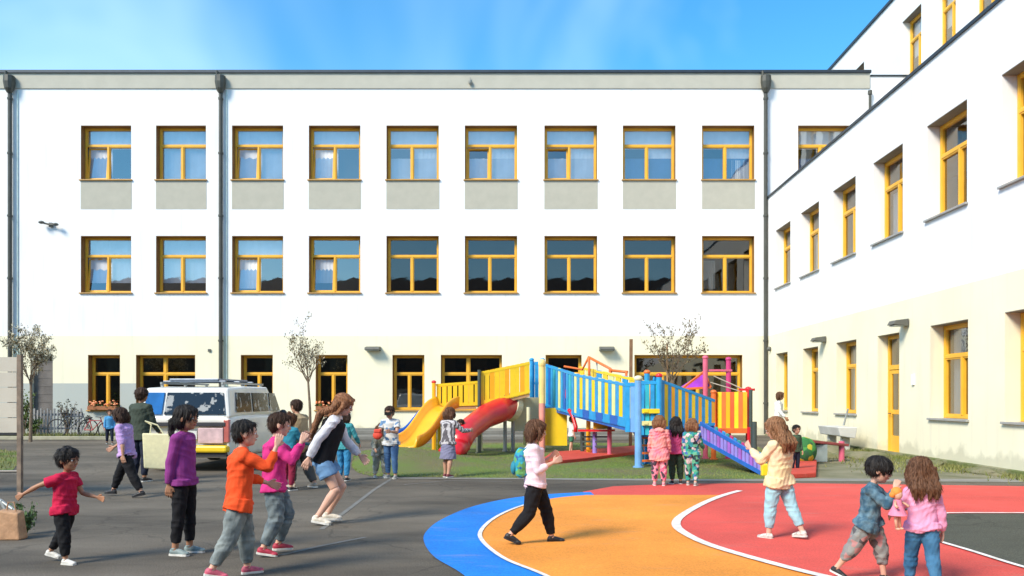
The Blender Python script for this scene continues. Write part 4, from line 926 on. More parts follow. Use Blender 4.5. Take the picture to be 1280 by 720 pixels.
# bicycles leaning on the facade bed
def bicycle(px, Y, col, label, rz=0, s=1.0):
    c = at(px, 500, Y); t = empty('bicycle', (c.x, c.y, .07), R(rz), label, 'bicycle', 'bicycles parked in front of the facade'); M_ = mat('tyre', (.03, .03, .03), .7)
    for x in (-.5 * s, .5 * s):
        q = MB(); n = 22; q.tube([(x + .31*s*math.cos(2*math.pi*i/n), 0, .31*s + .31*s*math.sin(2*math.pi*i/n)) for i in range(n + 1)], .02, 6, caps=False); w_ = q.build('wheel', M_, t)
        q = MB()
        for i in range(8): a = math.pi * i / 8; q.bar((x - .29*s*math.cos(a), 0, .31*s - .29*s*math.sin(a)), (x + .29*s*math.cos(a), 0, .31*s + .29*s*math.sin(a)), .006, .006)
        q.build('spokes', GREYP, w_)
    q = MB(); P = {k: Vector((v[0]*s, 0, v[1]*s)) for k, v in dict(r=(-.5, .31), b=(-.1, .30), s=(-.22, .72), h=(.34, .72), f=(.5, .31), t=(.30, .86), sd=(-.25, .82)).items()}
    for a, b in (('r', 'b'), ('b', 's'), ('s', 'h'), ('h', 'b'), ('r', 's'), ('f', 'h'), ('h', 't'), ('s', 'sd')): q.cyl(P[a], P[b], .018, 7)
    q.build('frame', mat('bike_' + col[0], col[1], .4), t)
    q = MB(); q.ball(P['sd'] + Vector((0, 0, .02)), (.13, .06, .035)); q.build('saddle', M_, t); q = MB(); q.tube([P['t'] + V(-.05, .25*s, .03), P['t'], P['t'] + V(-.05, -.25*s, .03)], .014, 6); q.build('handlebar', GREYP, t)
bicycle(91, 29.5, ('dark', (.05, .06, .08)), 'dark bicycle parked below the grey plinth, left of the red one', 12); bicycle(118, 29.4, ('red', (.40, .05, .05)), 'small red bicycle parked under the orange flower box', -10, .8)
# shopping bag, bouquet of plants at the left edge
bag = empty('paper_bag', tuple(gnd(14, 674)), label='tan paper bag standing on the asphalt at the left edge', cat='bag')
q = MB(); q.v = []; q.add([(-.13,-.08,0),(.13,-.08,0),(.13,.08,0),(-.13,.08,0),(-.10,-.06,.30),(.11,-.07,.27),(.09,.07,.29),(-.11,.05,.31)], [(0,3,2,1),(4,5,6,7),(0,1,5,4),(1,2,6,5),(2,3,7,6),(3,0,4,7)]); q.build('bag_body', mat('kraft_paper', (.42, .24, .13), .8, .2, 12, .5, 20), bag, bevel=.015)
q = MB(); q.tube([(-.05, 0, .28), (-.03, 0, .38), (.03, 0, .38), (.05, 0, .28)], .008, 6); q.build('bag_handle', mat('kraft_paper', (.4, .2, .1)), bag)
gp = gnd(33, 668); pl = empty('plant_bundle', tuple(gp), label='leafy green plant bundle beside the paper bag', cat='plant'); r_ = random.Random(21); l = MB(); st = MB()
for i in range(16):
    a = r_.uniform(0, 6.28); e = Vector((math.cos(a) * .10 * r_.random() ** .5, math.sin(a) * .1, r_.uniform(.18, .36))); st.tube([(0, 0, 0), e * .6, e], [.006, .004, .002], 5)
    for k in range(16):
        A_ = Euler((r_.uniform(0, 6), r_.uniform(0, 6), r_.uniform(0, 6))).to_matrix(); p = e * r_.uniform(.2, 1) + Vector((r_.gauss(0, .025), r_.gauss(0, .025), 0)); s = r_.uniform(.015, .035); l.add([A_ @ Vector(v) + p for v in ((-s, 0, 0), (0, -s*.5, 0), (s, 0, 0), (0, s*.5, 0))], [(0, 1, 2, 3)])
st.build('stems', LEAF, pl); l.build('leaves', mat('bundle_leaf', (.07, .13, .04), .7, .3, 20), pl)
q = MB(); c = gnd(2, 655); q.tube([(-.75, .2, .5), (-.3, .1, .34), (.0, 0, .26), (.12, -.02, .05), (.13, -.02, .0)], [.02, .022, .025, .022, .03], 8); q.cyl((-.3, .1, .34), (-.32, .12, .0), .02); q.cyl((.0, 0, .26), (.24, -.05, .12), .018)
o = q.build('tube_stand', GREYP, loc=tuple(c)); tag(o, 'bent steel tube stand leaning in from the left edge', 'stand')

# ------------------------------------------------------------------ minivan
van = empty('minivan', tuple(gnd(229, 590)), R(-3), 'boxy off white minivan with roof rack and yellow bumper parked in the yard', 'van')
SILV = mat('silver_paint', (.78, .77, .71), .4, .06, 3, metal=.0, coat=.4); VGL = mat('van_glass_glints', (.012, .012, .014), .12, .3, 7, spec=.5, col2=(.35, .35, .33), thr=(.56, .60)); VGB = mat('van_glass_blue_reflection', (.02, .12, .35), .08, .3, 3)  # pale blotches and blue tone are reflections painted into the glass colour
BLKP = mat('black_plastic', (.03, .03, .035), .5); YBUMP = mat('yellow_bumper', (.80, .55, .02), .4, .06, 4)
hw = .93; Lv = 4.0
# body: lofted sections along the length (y from 0 rear to Lv front); each (y, half width, sill z, belt z)
def loft(name, secs, m, parent, cap=True, smooth=True, bevel=0):
    b = MB(); k = len(secs[0]); vs = [p for s_ in secs for p in s_]; fs = []
    for i in range(len(secs) - 1):
        for j in range(k): j2 = (j + 1) % k; fs.append((i*k+j, i*k+j2, (i+1)*k+j2, (i+1)*k+j))
    if cap: fs.append(tuple(range(k))[::-1]); fs.append(tuple(range((len(secs)-1)*k, len(secs)*k)))
    b.add(vs, fs); return b.build(name, m, parent, smooth=smooth, bevel=bevel)
def ringsec(y, w_, z0, z1, r=.12):
    p = []
    for cx, cz, a0 in ((w_ - r, z1 - r, 0), (-w_ + r, z1 - r, 90), (-w_ + r, z0 + r, 180), (w_ - r, z0 + r, 270)):
        for i in range(5): a = R(a0 + 22.5 * i); p.append((cx + r * math.cos(a), y, cz + r * math.sin(a)))
    return p
loft('body', [ringsec(.10, .80, .42, .95), ringsec(.02, .88, .34, 1.06), ringsec(.10, .915, .27, 1.10), ringsec(.5, .93, .25, 1.12), ringsec(1.6, .93, .25, 1.12), ringsec(3.0, .92, .25, 1.08), ringsec(3.6, .88, .27, .98), ringsec(3.95, .80, .35, .85), ringsec(4.02, .7, .42, .75)], SILV, van)
def trap(y, wb, wt, zb, zt): return [(-wb, y, zb), (wb, y, zb), (wt, y - 0, zt), (-wt, y, zt)]
cab = [[(-.91, .04, 1.04), (.91, .04, 1.04), (.83, .14, 1.64), (-.83, .14, 1.64)], [(-.9, 1.0, 1.08), (.9, 1.0, 1.08), (.84, 1.0, 1.68), (-.84, 1.0, 1.68)], [(-.9, 2.2, 1.08), (.9, 2.2, 1.08), (.84, 2.2, 1.68), (-.84, 2.2, 1.68)], [(-.88, 3.2, 1.02), (.88, 3.2, 1.02), (.72, 2.5, 1.60), (-.72, 2.5, 1.60)]]
loft('cabin', cab, SILV, van, smooth=False, bevel=.05)
# windows stand 4 mm proud of the cabin
def pan(name, m, pts, off): q = MB(); vs = [Vector(p) + Vector(off) for p in pts]; vs2 = [Vector(p) for p in pts]; q.add(vs + vs2, [(0,1,2,3),(7,6,5,4),(0,4,5,1),(1,5,6,2),(2,6,7,3),(3,7,4,0)]); return q.build(name, m, van)
pan('rear_window', VGL, [(-.40, .055, 1.12), (.82, .055, 1.12), (.75, .125, 1.55), (-.36, .125, 1.55)], (0, -.03, 0)); pan('rear_window', VGB, [(-.83, .055, 1.12), (-.45, .055, 1.12), (-.42, .125, 1.55), (-.76, .125, 1.55)], (0, -.03, 0))
for s_ in (-1, 1):
    for ya, yb_ in ((.35, 1.15), (1.25, 2.1), (2.2, 2.8)):
        x0_, x1_ = .895 * s_, .855 * s_; pan('side_window', VGL, [(x0_, ya, 1.16), (x0_, yb_, 1.16), (x1_, yb_ - (.25 if yb_ > 2.5 else 0), 1.55), (x1_, ya + (.1 if ya < .5 else 0), 1.55)], (.02 * s_, 0, 0))
q = MB(); q.box(-.9, -.09, .38, .9, .12, .52); q.build('bumper', YBUMP, van, bevel=.04); q = MB(); q.box(-.86, -.03, .30, .86, .10, .38); q.build('valance', BLKP, van)
q = MB(); q.box(-.84, -.012, .89, .84, .06, .97); q.build('trim_strip', BLKP, van, bevel=.01); q = MB(); q.box(-.28, -.02, .64, .28, .03, .80); q.build('number_plate', mat('plate', (.65, .65, .6), .4), van)
q = MB(); q.box(.30, -.018, .56, .80, .03, .86); q.build('tail_panel', mat('tail_pink', (.58, .40, .40), .5, .2, 8), van, bevel=.01)
for s_ in (-1, 1): q = MB(); q.box(.72 * s_, -.014, .90, .87 * s_, .08, 1.05) if False else q.box(.80 * s_, .0, .58, .905 * s_, .16, 1.02); q.build('tail_light', mat('tail_red', (.45, .12, .10), .3, coat=.4), van, bevel=.01)
for x in (-.62, .62):
    q = MB(); q.bar((x, .35, 1.74), (x, 2.5, 1.74), .04, .04)
    for y in (.4, 1.4, 2.4): q.bar((x, y, 1.66), (x, y, 1.75), .05, .04)
    q.build('roof_rail', GREYP, van)
q = MB()
for y in (.5, 1.2, 1.9): q.bar((-.64, y, 1.775), (.64, y, 1.775), .06, .03)
q.box(-.5, .45, 1.79, .5, 1.95, 1.83); q.build('roof_rack', mat('rack_blue_grey', (.20, .24, .30), .4, metal=.3), van, bevel=.01)
for x in (-.80, .80):
    for y in (.75, 3.25):
        q = MB(); s_ = 1 if x > 0 else -1; q.cyl((x - .1 * s_, y, .32), (x + .125 * s_, y, .32), .32, 28); w_ = q.build('wheel', mat('tyre', (.03, .03, .03)), van, bevel=.02); q = MB(); q.cyl((x + .12 * s_, y, .32), (x + .14 * s_, y, .32), .2, 20)
        q.build('rim', GREYP, w_)
for s_ in (-1, 1): q = MB(); q.ball((1.0 * s_, 2.75, 1.1), (.09, .05, .08)); q.cyl((.85 * s_, 2.75, 1.05), (1.0 * s_, 2.75, 1.08), .02); q.build('mirror', BLKP, van)
# ------------------------------------------------------------------ people
JOBS = []
def job(name, mb, voxel, it, m, parent, disp=None):
    me = bpy.data.meshes.new(name + '_raw'); me.from_pydata(mb.v, [], mb.f); o = bpy.data.objects.new('tmp', me); COL.objects.link(o)
    r = o.modifiers.new('r', 'REMESH'); r.mode = 'VOXEL'; r.voxel_size = voxel; r.use_smooth_shade = True
    s = o.modifiers.new('s', 'SMOOTH'); s.factor = .5; s.iterations = it
    JOBS.append((o, name, m, parent, disp))
def wrinkle(amp, k, seed=0):
    def f(co, no):
        x, y, z = co[:, 0], co[:, 1], co[:, 2]; r = np.random.RandomState(seed); p = r.uniform(0, 6.28, 8)
        wx = .35 * np.sin(k*.6*z + p[0]) + .3 * np.sin(k*.5*y + p[1]); wz = .5 * np.sin(k*.45*x + k*.3*y + p[2])
        a = np.sin(k*(z + .35*y) + 2.2*wx + p[3]) * (.6 + .4*np.sin(k*.4*x + p[6])); b_ = np.sin(k*1.7*(z*.6 - .7*x) + 2.5*wz + p[4]); c = np.sin(k*2.9*(y + .5*z) + 2*wx + p[5])
        return (1 - np.abs(a)) * amp * .9 - amp * .45 + b_ * amp * .35 + c * amp * .18
    return f
def strands(amp, k=60):
    def f(co, no):
        x, y, z = co[:, 0], co[:, 1], co[:, 2]; c = co.mean(0); a = np.arctan2(y - c[1], x - c[0])
        return amp * (np.sin(a * 13 + 2.5*np.sin(z*22) + z*9) * .6 + np.sin(a * 31 + 3*np.sin(z*31 + 1) + z*15) * .4 + .25*np.sin(z*60 + a*7))
    return f
def run_jobs():
    dg = bpy.context.evaluated_depsgraph_get(); dg.update()
    for o, name, m, parent, disp in JOBS:
        me = bpy.data.meshes.new_from_object(o.evaluated_get(dg)); me.name = name
        if disp:
            n = len(me.vertices); co = np.empty(n*3); me.vertices.foreach_get('co', co); no = np.empty(n*3); me.vertices.foreach_get('normal', no); co = co.reshape(-1, 3); no = no.reshape(-1, 3)
            co = co + no * disp(co, no)[:, None]; me.vertices.foreach_set('co', co.ravel()); me.update()
        if name == 'hair' and disp:
            r_h = np.random.RandomState(len(me.vertices)); n = len(me.vertices); idx = r_h.choice(n, min(n, 1300), replace=False); no = np.empty(n*3); me.vertices.foreach_get('normal', no); no = no.reshape(-1, 3); me.vertices.foreach_get('co', (cc := np.empty(n*3))); cc = cc.reshape(-1, 3)
            bm_v = cc.tolist(); bm_f = [tuple(p_.vertices) for p_ in me.polygons]
            for i_ in idx:
                c_, nn_ = cc[i_], no[i_]; dn = np.array([r_h.normal(0, .35), r_h.normal(0, .35), -1.0]); dn -= nn_ * dn.dot(nn_); L2 = np.linalg.norm(dn)
                if L2 < .2: dn = np.array([r_h.normal(), r_h.normal(), 0.]); L2 = np.linalg.norm(dn) + 1e-6
                dn /= L2; sd = np.cross(nn_, dn) * .0014; ln = r_h.uniform(.02, .055); k_ = len(bm_v)
                a_, b_, e_ = c_ - nn_*.001, c_ + dn*ln*.5 + nn_*.0035, c_ + dn*ln + nn_*r_h.uniform(.001, .009)
                bm_v += [list(a_ - sd), list(a_ + sd), list(b_ + sd), list(b_ - sd), list(e_)]; bm_f += [(k_, k_+1, k_+2, k_+3), (k_+3, k_+2, k_+4)]
            me2 = bpy.data.meshes.new('hair'); me2.from_pydata(bm_v, [], bm_f); bpy.data.meshes.remove(me); me = me2
        me.materials.clear(); me.materials.append(m); me.polygons.foreach_set('use_smooth', [True] * len(me.polygons))
        q = bpy.data.objects.new(name, me); COL.objects.link(q); q.parent = parent
    for j in JOBS:
        old = j[0].data; bpy.data.objects.remove(j[0]); bpy.data.meshes.remove(old)
    JOBS.clear()
def hair_mat(name, c, c2):
    if name in MATS: return MATS[name]
    m = bpy.data.materials.new(name); m.use_nodes = True; n = m.node_tree.nodes; l = m.node_tree.links; p = n['Principled BSDF']; p.inputs['Roughness'].default_value = .62; p.inputs['Specular IOR Level'].default_value = .25
    t = n.new('ShaderNodeTexCoord'); mp = n.new('ShaderNodeMapping'); mp.inputs['Scale'].default_value = (1, 1, .12); z = n.new('ShaderNodeTexNoise'); z.inputs['Scale'].default_value = 110; z.inputs['Detail'].default_value = 4
    l.new(t.outputs['Object'], mp.inputs[0]); l.new(mp.outputs[0], z.inputs['Vector']); r = n.new('ShaderNodeValToRGB'); r.color_ramp.elements[0].color = (*c, 1); r.color_ramp.elements[1].color = (*c2, 1); r.color_ramp.elements[0].position = .35; r.color_ramp.elements[1].position = .7
    l.new(z.outputs['Fac'], r.inputs[0]); l.new(r.outputs[0], p.inputs['Base Color']); b = n.new('ShaderNodeBump'); b.inputs['Strength'].default_value = .6; b.inputs['Distance'].default_value = .006; l.new(z.outputs['Fac'], b.inputs['Height']); l.new(b.outputs[0], p.inputs['Normal'])
    MATS[name] = m; return m
def cloth(name, c, var=.1, c2=None, thr=(.4, .6), scale=14):
    return mat('cloth_' + name, c, .85, var, scale, .25, 160, spec=.2, col2=c2, thr=thr)
SK = {k: mat('skin_' + k, c, .5, .06, 12, .05, 200, spec=.35) for k, c in dict(pale=(.62, .36, .26), mid=(.48, .26, .17), warm=(.38, .19, .11), tan=(.30, .145, .08)).items()}
HM = dict(black=hair_mat('hair_black', (.008, .007, .007), (.03, .025, .022)), dark=hair_mat('hair_dark_brown', (.022, .012, .008), (.07, .035, .02)), brown=hair_mat('hair_brown', (.06, .025, .012), (.17, .08, .04)), auburn=hair_mat('hair_auburn', (.13, .05, .022), (.36, .17, .08)), light=hair_mat('hair_light_brown', (.14, .065, .03), (.34, .17, .08)))
EYEW = mat('eye_white', (.75, .73, .70), .3); EYEI = mat('eye_iris', (.02, .012, .008), .15); LIP = mat('lips', (.42, .12, .10), .5)
RUB = mat('shoe_sole', (.62, .61, .57), .7, .1, 20)
PEOPLE = {}
def person(key, label, X, Y, face, H, skin, hair, hstyle, top, bottom, shoes, pose, hr=.165, sleeve=.97, hem=.06, loose=1.0, btype='trousers', blen=.93, bloose=1.0, group=None, fine=True, width=1.09, sole=None, neckl=0, collar=None, vest=None, hood=False):
    p = dict(lean=3, hipL=0, hipR=0, kL=6, kR=6, abL=2, abR=2, shL=(0, 10), shR=(0, 10), elL=15, elR=15, inL=0, inR=0, hy=0, hp=0, fL=0, fR=0, roll=0); p.update(pose)
    root = empty('person', (X, Y, 0), R(face), label, 'person', group); W = width; vox = .0046 if fine else .0075
    lean = Matrix.Rotation(R(p['roll']), 3, 'X') @ Matrix.Rotation(R(p['lean']), 3, 'Y')
    th, shn, ah = .235*H, .225*H, .042*H; legs = {}; low = 1e9
    for s, k in ((1, 'L'), (-1, 'R')):
        hip = Vector((0, s*.047*H*W, 0)); a = R(p['hip'+k]); b = R(p['ab'+k]); d1 = Vector((math.sin(a)*math.cos(b), s*math.sin(b), -math.cos(a)*math.cos(b))); kn = hip + d1*th
        a2 = a - R(p['k'+k]); b2 = b*.6; d2 = Vector((math.sin(a2)*math.cos(b2), s*math.sin(b2), -math.cos(a2)*math.cos(b2))); an = kn + d2*shn; f = R(p['f'+k]); Mf = Matrix.Rotation(R(s*6), 3, 'Z') @ Matrix.Rotation(f, 3, 'Y')
        for q in (Vector((-.035*H, 0, -ah)), Vector((.105*H, 0, -ah))): low = min(low, (an + Mf @ q).z)
        legs[k] = (hip, kn, an, Mf, d2)
    up = Vector((0, 0, -low + .002))
    for k in legs: h_, kn, an, Mf, d2 = legs[k]; legs[k] = (h_ + up, kn + up, an + up, Mf, d2)
    P0 = up.copy(); T = lambda x, y, z: P0 + lean @ Vector((x, y, z)); shz = (1 - hr - .045)*H - .5*H
    arms = {}
    for s, k in ((1, 'L'), (-1, 'R')):
        sj = T(0, s*.088*H*W, shz - .012*H); fl, ab = p['sh'+k]; a, b = R(fl), R(ab)
        d1 = Vector((math.sin(a)*math.cos(b), s*math.sin(b), -math.cos(a)*math.cos(b))); e = p['el'+k]; i = R(p['in'+k])
        a2 = a + R(e); d2 = Vector((math.sin(a2)*math.cos(i), -s*math.sin(i) + s*math.sin(b)*.4, -math.cos(a2)*math.cos(i))).normalized()
        if p.get('local'): d1 = lean @ d1; d2 = lean @ d2
        el = sj + d1*.165*H; wr = el + d2*.140*H; arms[k] = (sj, el, wr, d1, d2)
    nb = T(.0, 0, shz + .02*H); hh = hr*H; Mh = lean @ Matrix.Rotation(R(p['hy']), 3, 'Z') @ Matrix.Rotation(R(p['hp'] - p['lean']*.6), 3, 'Y'); hc = nb + lean @ Vector((.012*H, 0, .015*H)) + Mh @ Vector((.05*hh, 0, .56*hh))
    HP = lambda x, y, z: hc + Mh @ Vector((x*hh, y*hh, z*hh))
    # ---- body: one continuous skin mesh
    b = MB()
    for k, (h_, kn, an, Mf, d2) in legs.items():
        b.tube([h_, h_.lerp(kn, .5), kn.lerp(h_, .08)], [.050*H*W, .044*H*W, .033*H*W], 14); b.ball(kn, .033*H*W); b.tube([kn, kn.lerp(an, .3), kn.lerp(an, .75), an], [.031*H*W, .034*H*W, .023*H, .021*H], 12)
        b.ball(an, .023*H); b.tube([an + Mf @ Vector((-.015*H, 0, -.015*H)), an + Mf @ Vector((.08*H, 0, -.026*H))], [.022*H, .016*H], 10)
    b.tube([T(0, 0, -.04*H), T(0, 0, .02*H), T(0, 0, .11*H), T(.0, 0, .2*H), T(-.003*H, 0, shz - .02*H), T(-.005*H, 0, shz + .012*H)], [x*H*W for x in (.075, .085, .074, .086, .088, .05)], 18, squash=.68)
    b.tube([arms['L'][0], T(0, 0, shz + .005*H), arms['R'][0]], [.029*H, .036*H, .029*H], 12)
    b.tube([T(-.004*H, 0, shz - .01*H), nb, HP(-.06, 0, -.3)], [.036*H, .025*H, .025*H + .01*hh], 12)
    for s, k in ((1, 'L'), (-1, 'R')):
        sj, el, wr, d1, d2 = arms[k]; b.ball(sj, .029*H*W); b.tube([sj, sj.lerp(el, .5), el], [.027*H*W, .024*H*W, .0195*H], 12); b.ball(el, .0195*H); b.tube([el, el.lerp(wr, .3), wr], [.0195*H, .0205*H*W, .0135*H], 12)
        # hand: palm, four unequal fingers and a thumb
        up_ = Vector((0, 0, 1)); inward = Vector((0, -s, 0)); n_ = (inward - d2*inward.dot(d2)); n_ = n_.normalized() if n_.length > .1 else up_; sd_ = d2.cross(n_).normalized() * s
        if sd_.dot(Vector((1, 0, 0))) < 0 and abs(d2.z) > .5: sd_ = -sd_
        if abs(d2.z) <= .5 and sd_.z < 0: sd_ = -sd_
        hd = (d2 + n_*.12).normalized(); hs = H*1.02
        for q in (-1, 0, 1): b.tube([wr, wr + hd*.03*hs + sd_*q*.012*hs, wr + hd*.052*hs + sd_*q*.014*hs], [.0115*hs, .0105*hs, .0085*hs], 8)
        for q, (o_, ln) in enumerate(((.0195, .040), (.0068, .046), (-.0062, .043), (-.019, .034))):
            c0_ = wr + hd*.050*hs + sd_*o_*hs; fd = (hd + sd_*o_*5 + n_*.25).normalized(); c1_ = c0_ + fd*ln*hs*.5; fd2 = (fd + n_*.6).normalized(); c2_ = c1_ + fd2*ln*hs*.5
            b.tube([c0_ - hd*.01*hs, c1_, c2_], [.0066*hs, .0060*hs, .0050*hs], 8)
        t0 = wr + hd*.014*hs + sd_*.012*hs; t1 = t0 + (hd*.6 + sd_*.8 + n_*.2).normalized()*.024*hs; t2 = t1 + (hd*.9 + sd_*.35 + n_*.3).normalized()*.021*hs; b.tube([t0, t1, t2], [.0085*hs, .0072*hs, .0058*hs], 8)
    b.ball(HP(-.02, 0, .10), (.45*hh, .375*hh, .385*hh), Mh, 22, 14); b.ball(HP(.09, 0, -.17), (.29*hh, .265*hh, .33*hh), Mh, 18, 12); b.ball(HP(.22, 0, -.37), (.13*hh, .14*hh, .10*hh), Mh)
    b.ball(HP(.24, .13, -.14), (.13*hh, .12*hh, .13*hh), Mh); b.ball(HP(.24, -.13, -.14), (.13*hh, .12*hh, .13*hh), Mh)      # cheeks
    b.tube([HP(.385, 0, .02), HP(.42, 0, -.07), HP(.455, 0, -.135)], [.035*hh, .042*hh, .055*hh], 8); b.ball(HP(.41, 0, -.145), (.06*hh, .075*hh, .045*hh), Mh)
    b.ball(HP(.36, 0, .08), (.07*hh, .24*hh, .05*hh), Mh); b.ball(HP(.335, 0, -.26), (.065*hh, .10*hh, .05*hh), Mh)
    for s in (-1, 1): b.ball(HP(-.02, s*.375, -.04), (.075*hh, .03*hh, .12*hh), Mh)
    job('body', b, vox, 3, SK[skin], root)
    if fine:
        for s in (-1, 1):
            q = MB(); q.ball(HP(.352, s*.145, -.005), (.055*hh, .068*hh, .05*hh), Mh, 12, 8); e_ = q.build('eye', EYEW, root, True); q = MB(); q.ball(HP(.388, s*.15, -.005), (.028*hh, .034*hh, .036*hh), Mh, 10, 8); q.build('iris', EYEI, e_, True)
            q = MB(); q.tube([HP(.385, s*.06, .11), HP(.40, s*.14, .135), HP(.36, s*.22, .115)], [.014*hh, .018*hh, .010*hh], 6); q.build('eyebrow', HM['dark' if hair in ('light', 'auburn', 'brown') else 'black'], root, True)
        q = MB(); q.tube([HP(.375, .09, -.255), HP(.408, .03, -.25), HP(.41, 0, -.255), HP(.408, -.03, -.25), HP(.375, -.09, -.255)], [.012*hh, .024*hh, .024*hh, .024*hh, .012*hh], 8); q.build('mouth', LIP, root, True)
    # ---- hair
    h = MB(); R3 = lambda a, b_, c: (a*hh, b_*hh, c*hh)
    if hstyle == 'short': h.ball(HP(-.06, 0, .17), R3(.46, .405, .37), Mh, 20, 14); h.ball(HP(-.20, 0, .02), R3(.30, .36, .36), Mh, 16, 12); h.tube([HP(.22, .25, .30), HP(.34, .0, .36), HP(.22, -.25, .30)], .09*hh, 8)
    elif hstyle == 'bowl': h.ball(HP(-.04, 0, .16), R3(.51, .45, .40), Mh, 20, 14); h.tube([HP(.25, .33, .12), HP(.42, .0, .16), HP(.25, -.33, .12)], .10*hh, 10); h.ball(HP(-.16, 0, .0), R3(.36, .42, .30), Mh, 16, 12)
    elif hstyle == 'curly':
        h.ball(HP(-.06, 0, .17), R3(.49, .44, .40), Mh, 20, 14); h.ball(HP(-.22, 0, .0), R3(.30, .40, .34), Mh, 16, 12); r = random.Random(5)
        for i in range(90):
            th_ = r.uniform(0, 6.28); u = r.uniform(-.25, 1); c_ = math.sqrt(max(0, 1 - u*u)); x_, y_ = math.cos(th_)*c_, math.sin(th_)*c_
            if x_ > .45 and u < .45: continue
            h.ball(HP(-.06 + x_*.47, y_*.43, .15 + u*.41), r.uniform(.06, .10)*hh, seg=8, rings=6)
    else:
        h.ball(HP(-.05, 0, .14), R3(.485, .43, .41), Mh, 20, 14); h.ball(HP(-.17, 0, -.06), R3(.37, .42, .42), Mh, 16, 12); h.tube([HP(.22, .28, .26), HP(.36, .05, .34), HP(.24, -.28, .26)], .09*hh, 8)
        back = lambda x, y, z: T(x, y, z)
        if hstyle == 'bob':
            for y in (-.34, -.2, 0, .2, .34): h.tube([HP(-.22, y, .1), HP(-.28, y*1.1, -.25), HP(-.26, y*1.15, -.52)], [.22*hh, .20*hh, .10*hh], 8)
            for s in (-1, 1): h.tube([HP(.08, s*.37, .18), HP(.10, s*.42, -.12), HP(.06, s*.42, -.42)], [.10*hh, .10*hh, .06*hh], 8)
        if hstyle in ('long', 'longflow'):
            L1 = .62 if hstyle == 'long' else 1.0; bk = -.085*H if hstyle == 'long' else -.11*H
            for y in (-.30, -.12, .12, .30):
                e_ = T(bk - (.02*H if L1 > .9 else 0), y*hh*1.25, shz - .10*H*L1 - (.10*H if L1 > .9 else 0)); mid = T(bk*1.05, y*hh*1.3, shz + .01*H); h.tube([HP(-.25, y, .1), HP(-.34, y*1.1, -.3), mid, e_], [.20*hh, .20*hh, .16*hh, .05*hh], 8)
            for s in (-1, 1): h.tube([HP(.05, s*.38, .2), HP(.06, s*.43, -.1), HP(-.10, s*.44, -.45), T(bk*.7, s*.42*hh, shz + .0*H)], [.10*hh, .11*hh, .10*hh, .05*hh], 8)
        if hstyle == 'pony': h.tube([HP(-.45, 0, .05), HP(-.62, 0, -.15), HP(-.62, 0, -.45), T(-.085*H, 0, shz - .04*H)], [.10*hh, .16*hh, .13*hh, .04*hh], 10)
        if hstyle == 'bun': h.ball(HP(-.25, 0, .52), R3(.17, .17, .16), Mh)
    job('hair', h, vox*1.1, 1, HM[hair], root, strands(.010*hh*3 if hstyle != 'curly' else .012*hh))
    # ---- top
    g = MB(); lo = loose; m_ = .009*H*lo
    g.tube([T(0, 0, -hem*H), T(0, 0, .0), T(0, 0, .10*H), T(0, 0, .2*H), T(-.003*H, 0, shz - .02*H), T(-.005*H, 0, shz + .018*H)], [(.094*H*W + m_)*(1 + hem*.5), .090*H*W + m_, .082*H*W + m_*1.3, .090*H*W + m_, .092*H*W + m_, .052*H], 20, squash=.74)
    g.tube([arms['L'][0], T(0, 0, shz + .006*H), arms['R'][0]], [.032*H + m_, .041*H, .032*H + m_], 12)
    if hem > .01:
        for k in ('L', 'R'):
            h_, kn = legs[k][0], legs[k][1]; dd = (kn - h_).normalized(); g.tube([h_ + Vector((0, 0, .01*H)), h_ + dd*hem*H*.5, h_ + dd*(hem*.9)*H], [.062*H*W + m_, .064*H*W*max(1, bloose*.93) + m_, .064*H*W*max(1, bloose*.93) + m_], 14)
    if sleeve > 0:
        for k in ('L', 'R'):
            sj, el, wr, d1, d2 = arms[k]; g.ball(sj, .034*H*W + m_*.7)
            if sleeve < .5: e_ = sj.lerp(el, sleeve*2); g.tube([sj, e_], [.033*H*W + m_*.6, .031*H*W + m_*.8], 12)
            else: e_ = el.lerp(wr, (sleeve - .5)*2); g.tube([sj, sj.lerp(el, .5), el], [.032*H*W + m_*.7, .028*H*W + m_*.8, .026*H + m_*.7], 12); g.ball(el, .025*H + m_*.7); g.tube([el, el.lerp(e_, .6), e_], [.025*H + m_*.7, .024*H + m_*.7, .0185*H + m_*.4], 12)
    g.tube([T(0, 0, shz), nb + Vector((0, 0, .006*H + neckl*H))], [.042*H, .032*H], 14)
    if hood: g.ball(T(-.05*H, 0, shz + .015*H), (.055*H, .075*H, .04*H))
    seed = sum(map(ord, key)); job('top', g, vox*1.15, 2, top, root, wrinkle(.0042*H*lo, 55/H, seed))
    if vest:
        g = MB(); g.tube([T(0, 0, -.02*H), T(0, 0, .10*H), T(0, 0, .2*H), T(-.003*H, 0, shz - .02*H), T(-.005*H, 0, shz + .012*H)], [.100*H*W + m_, .094*H*W + m_, .100*H*W + m_, .100*H*W + m_, .06*H], 20, squash=.76); job('vest', g, vox*1.15, 2, vest, root, wrinkle(.003*H, 45/H, seed + 3))
    # ---- bottom
    g = MB(); bl = bloose; g.tube([T(0, 0, .035*H), T(0, 0, -.01*H), T(0, 0, -.05*H)], [.086*H*W, .091*H*W, .080*H*W], 18, squash=.74)
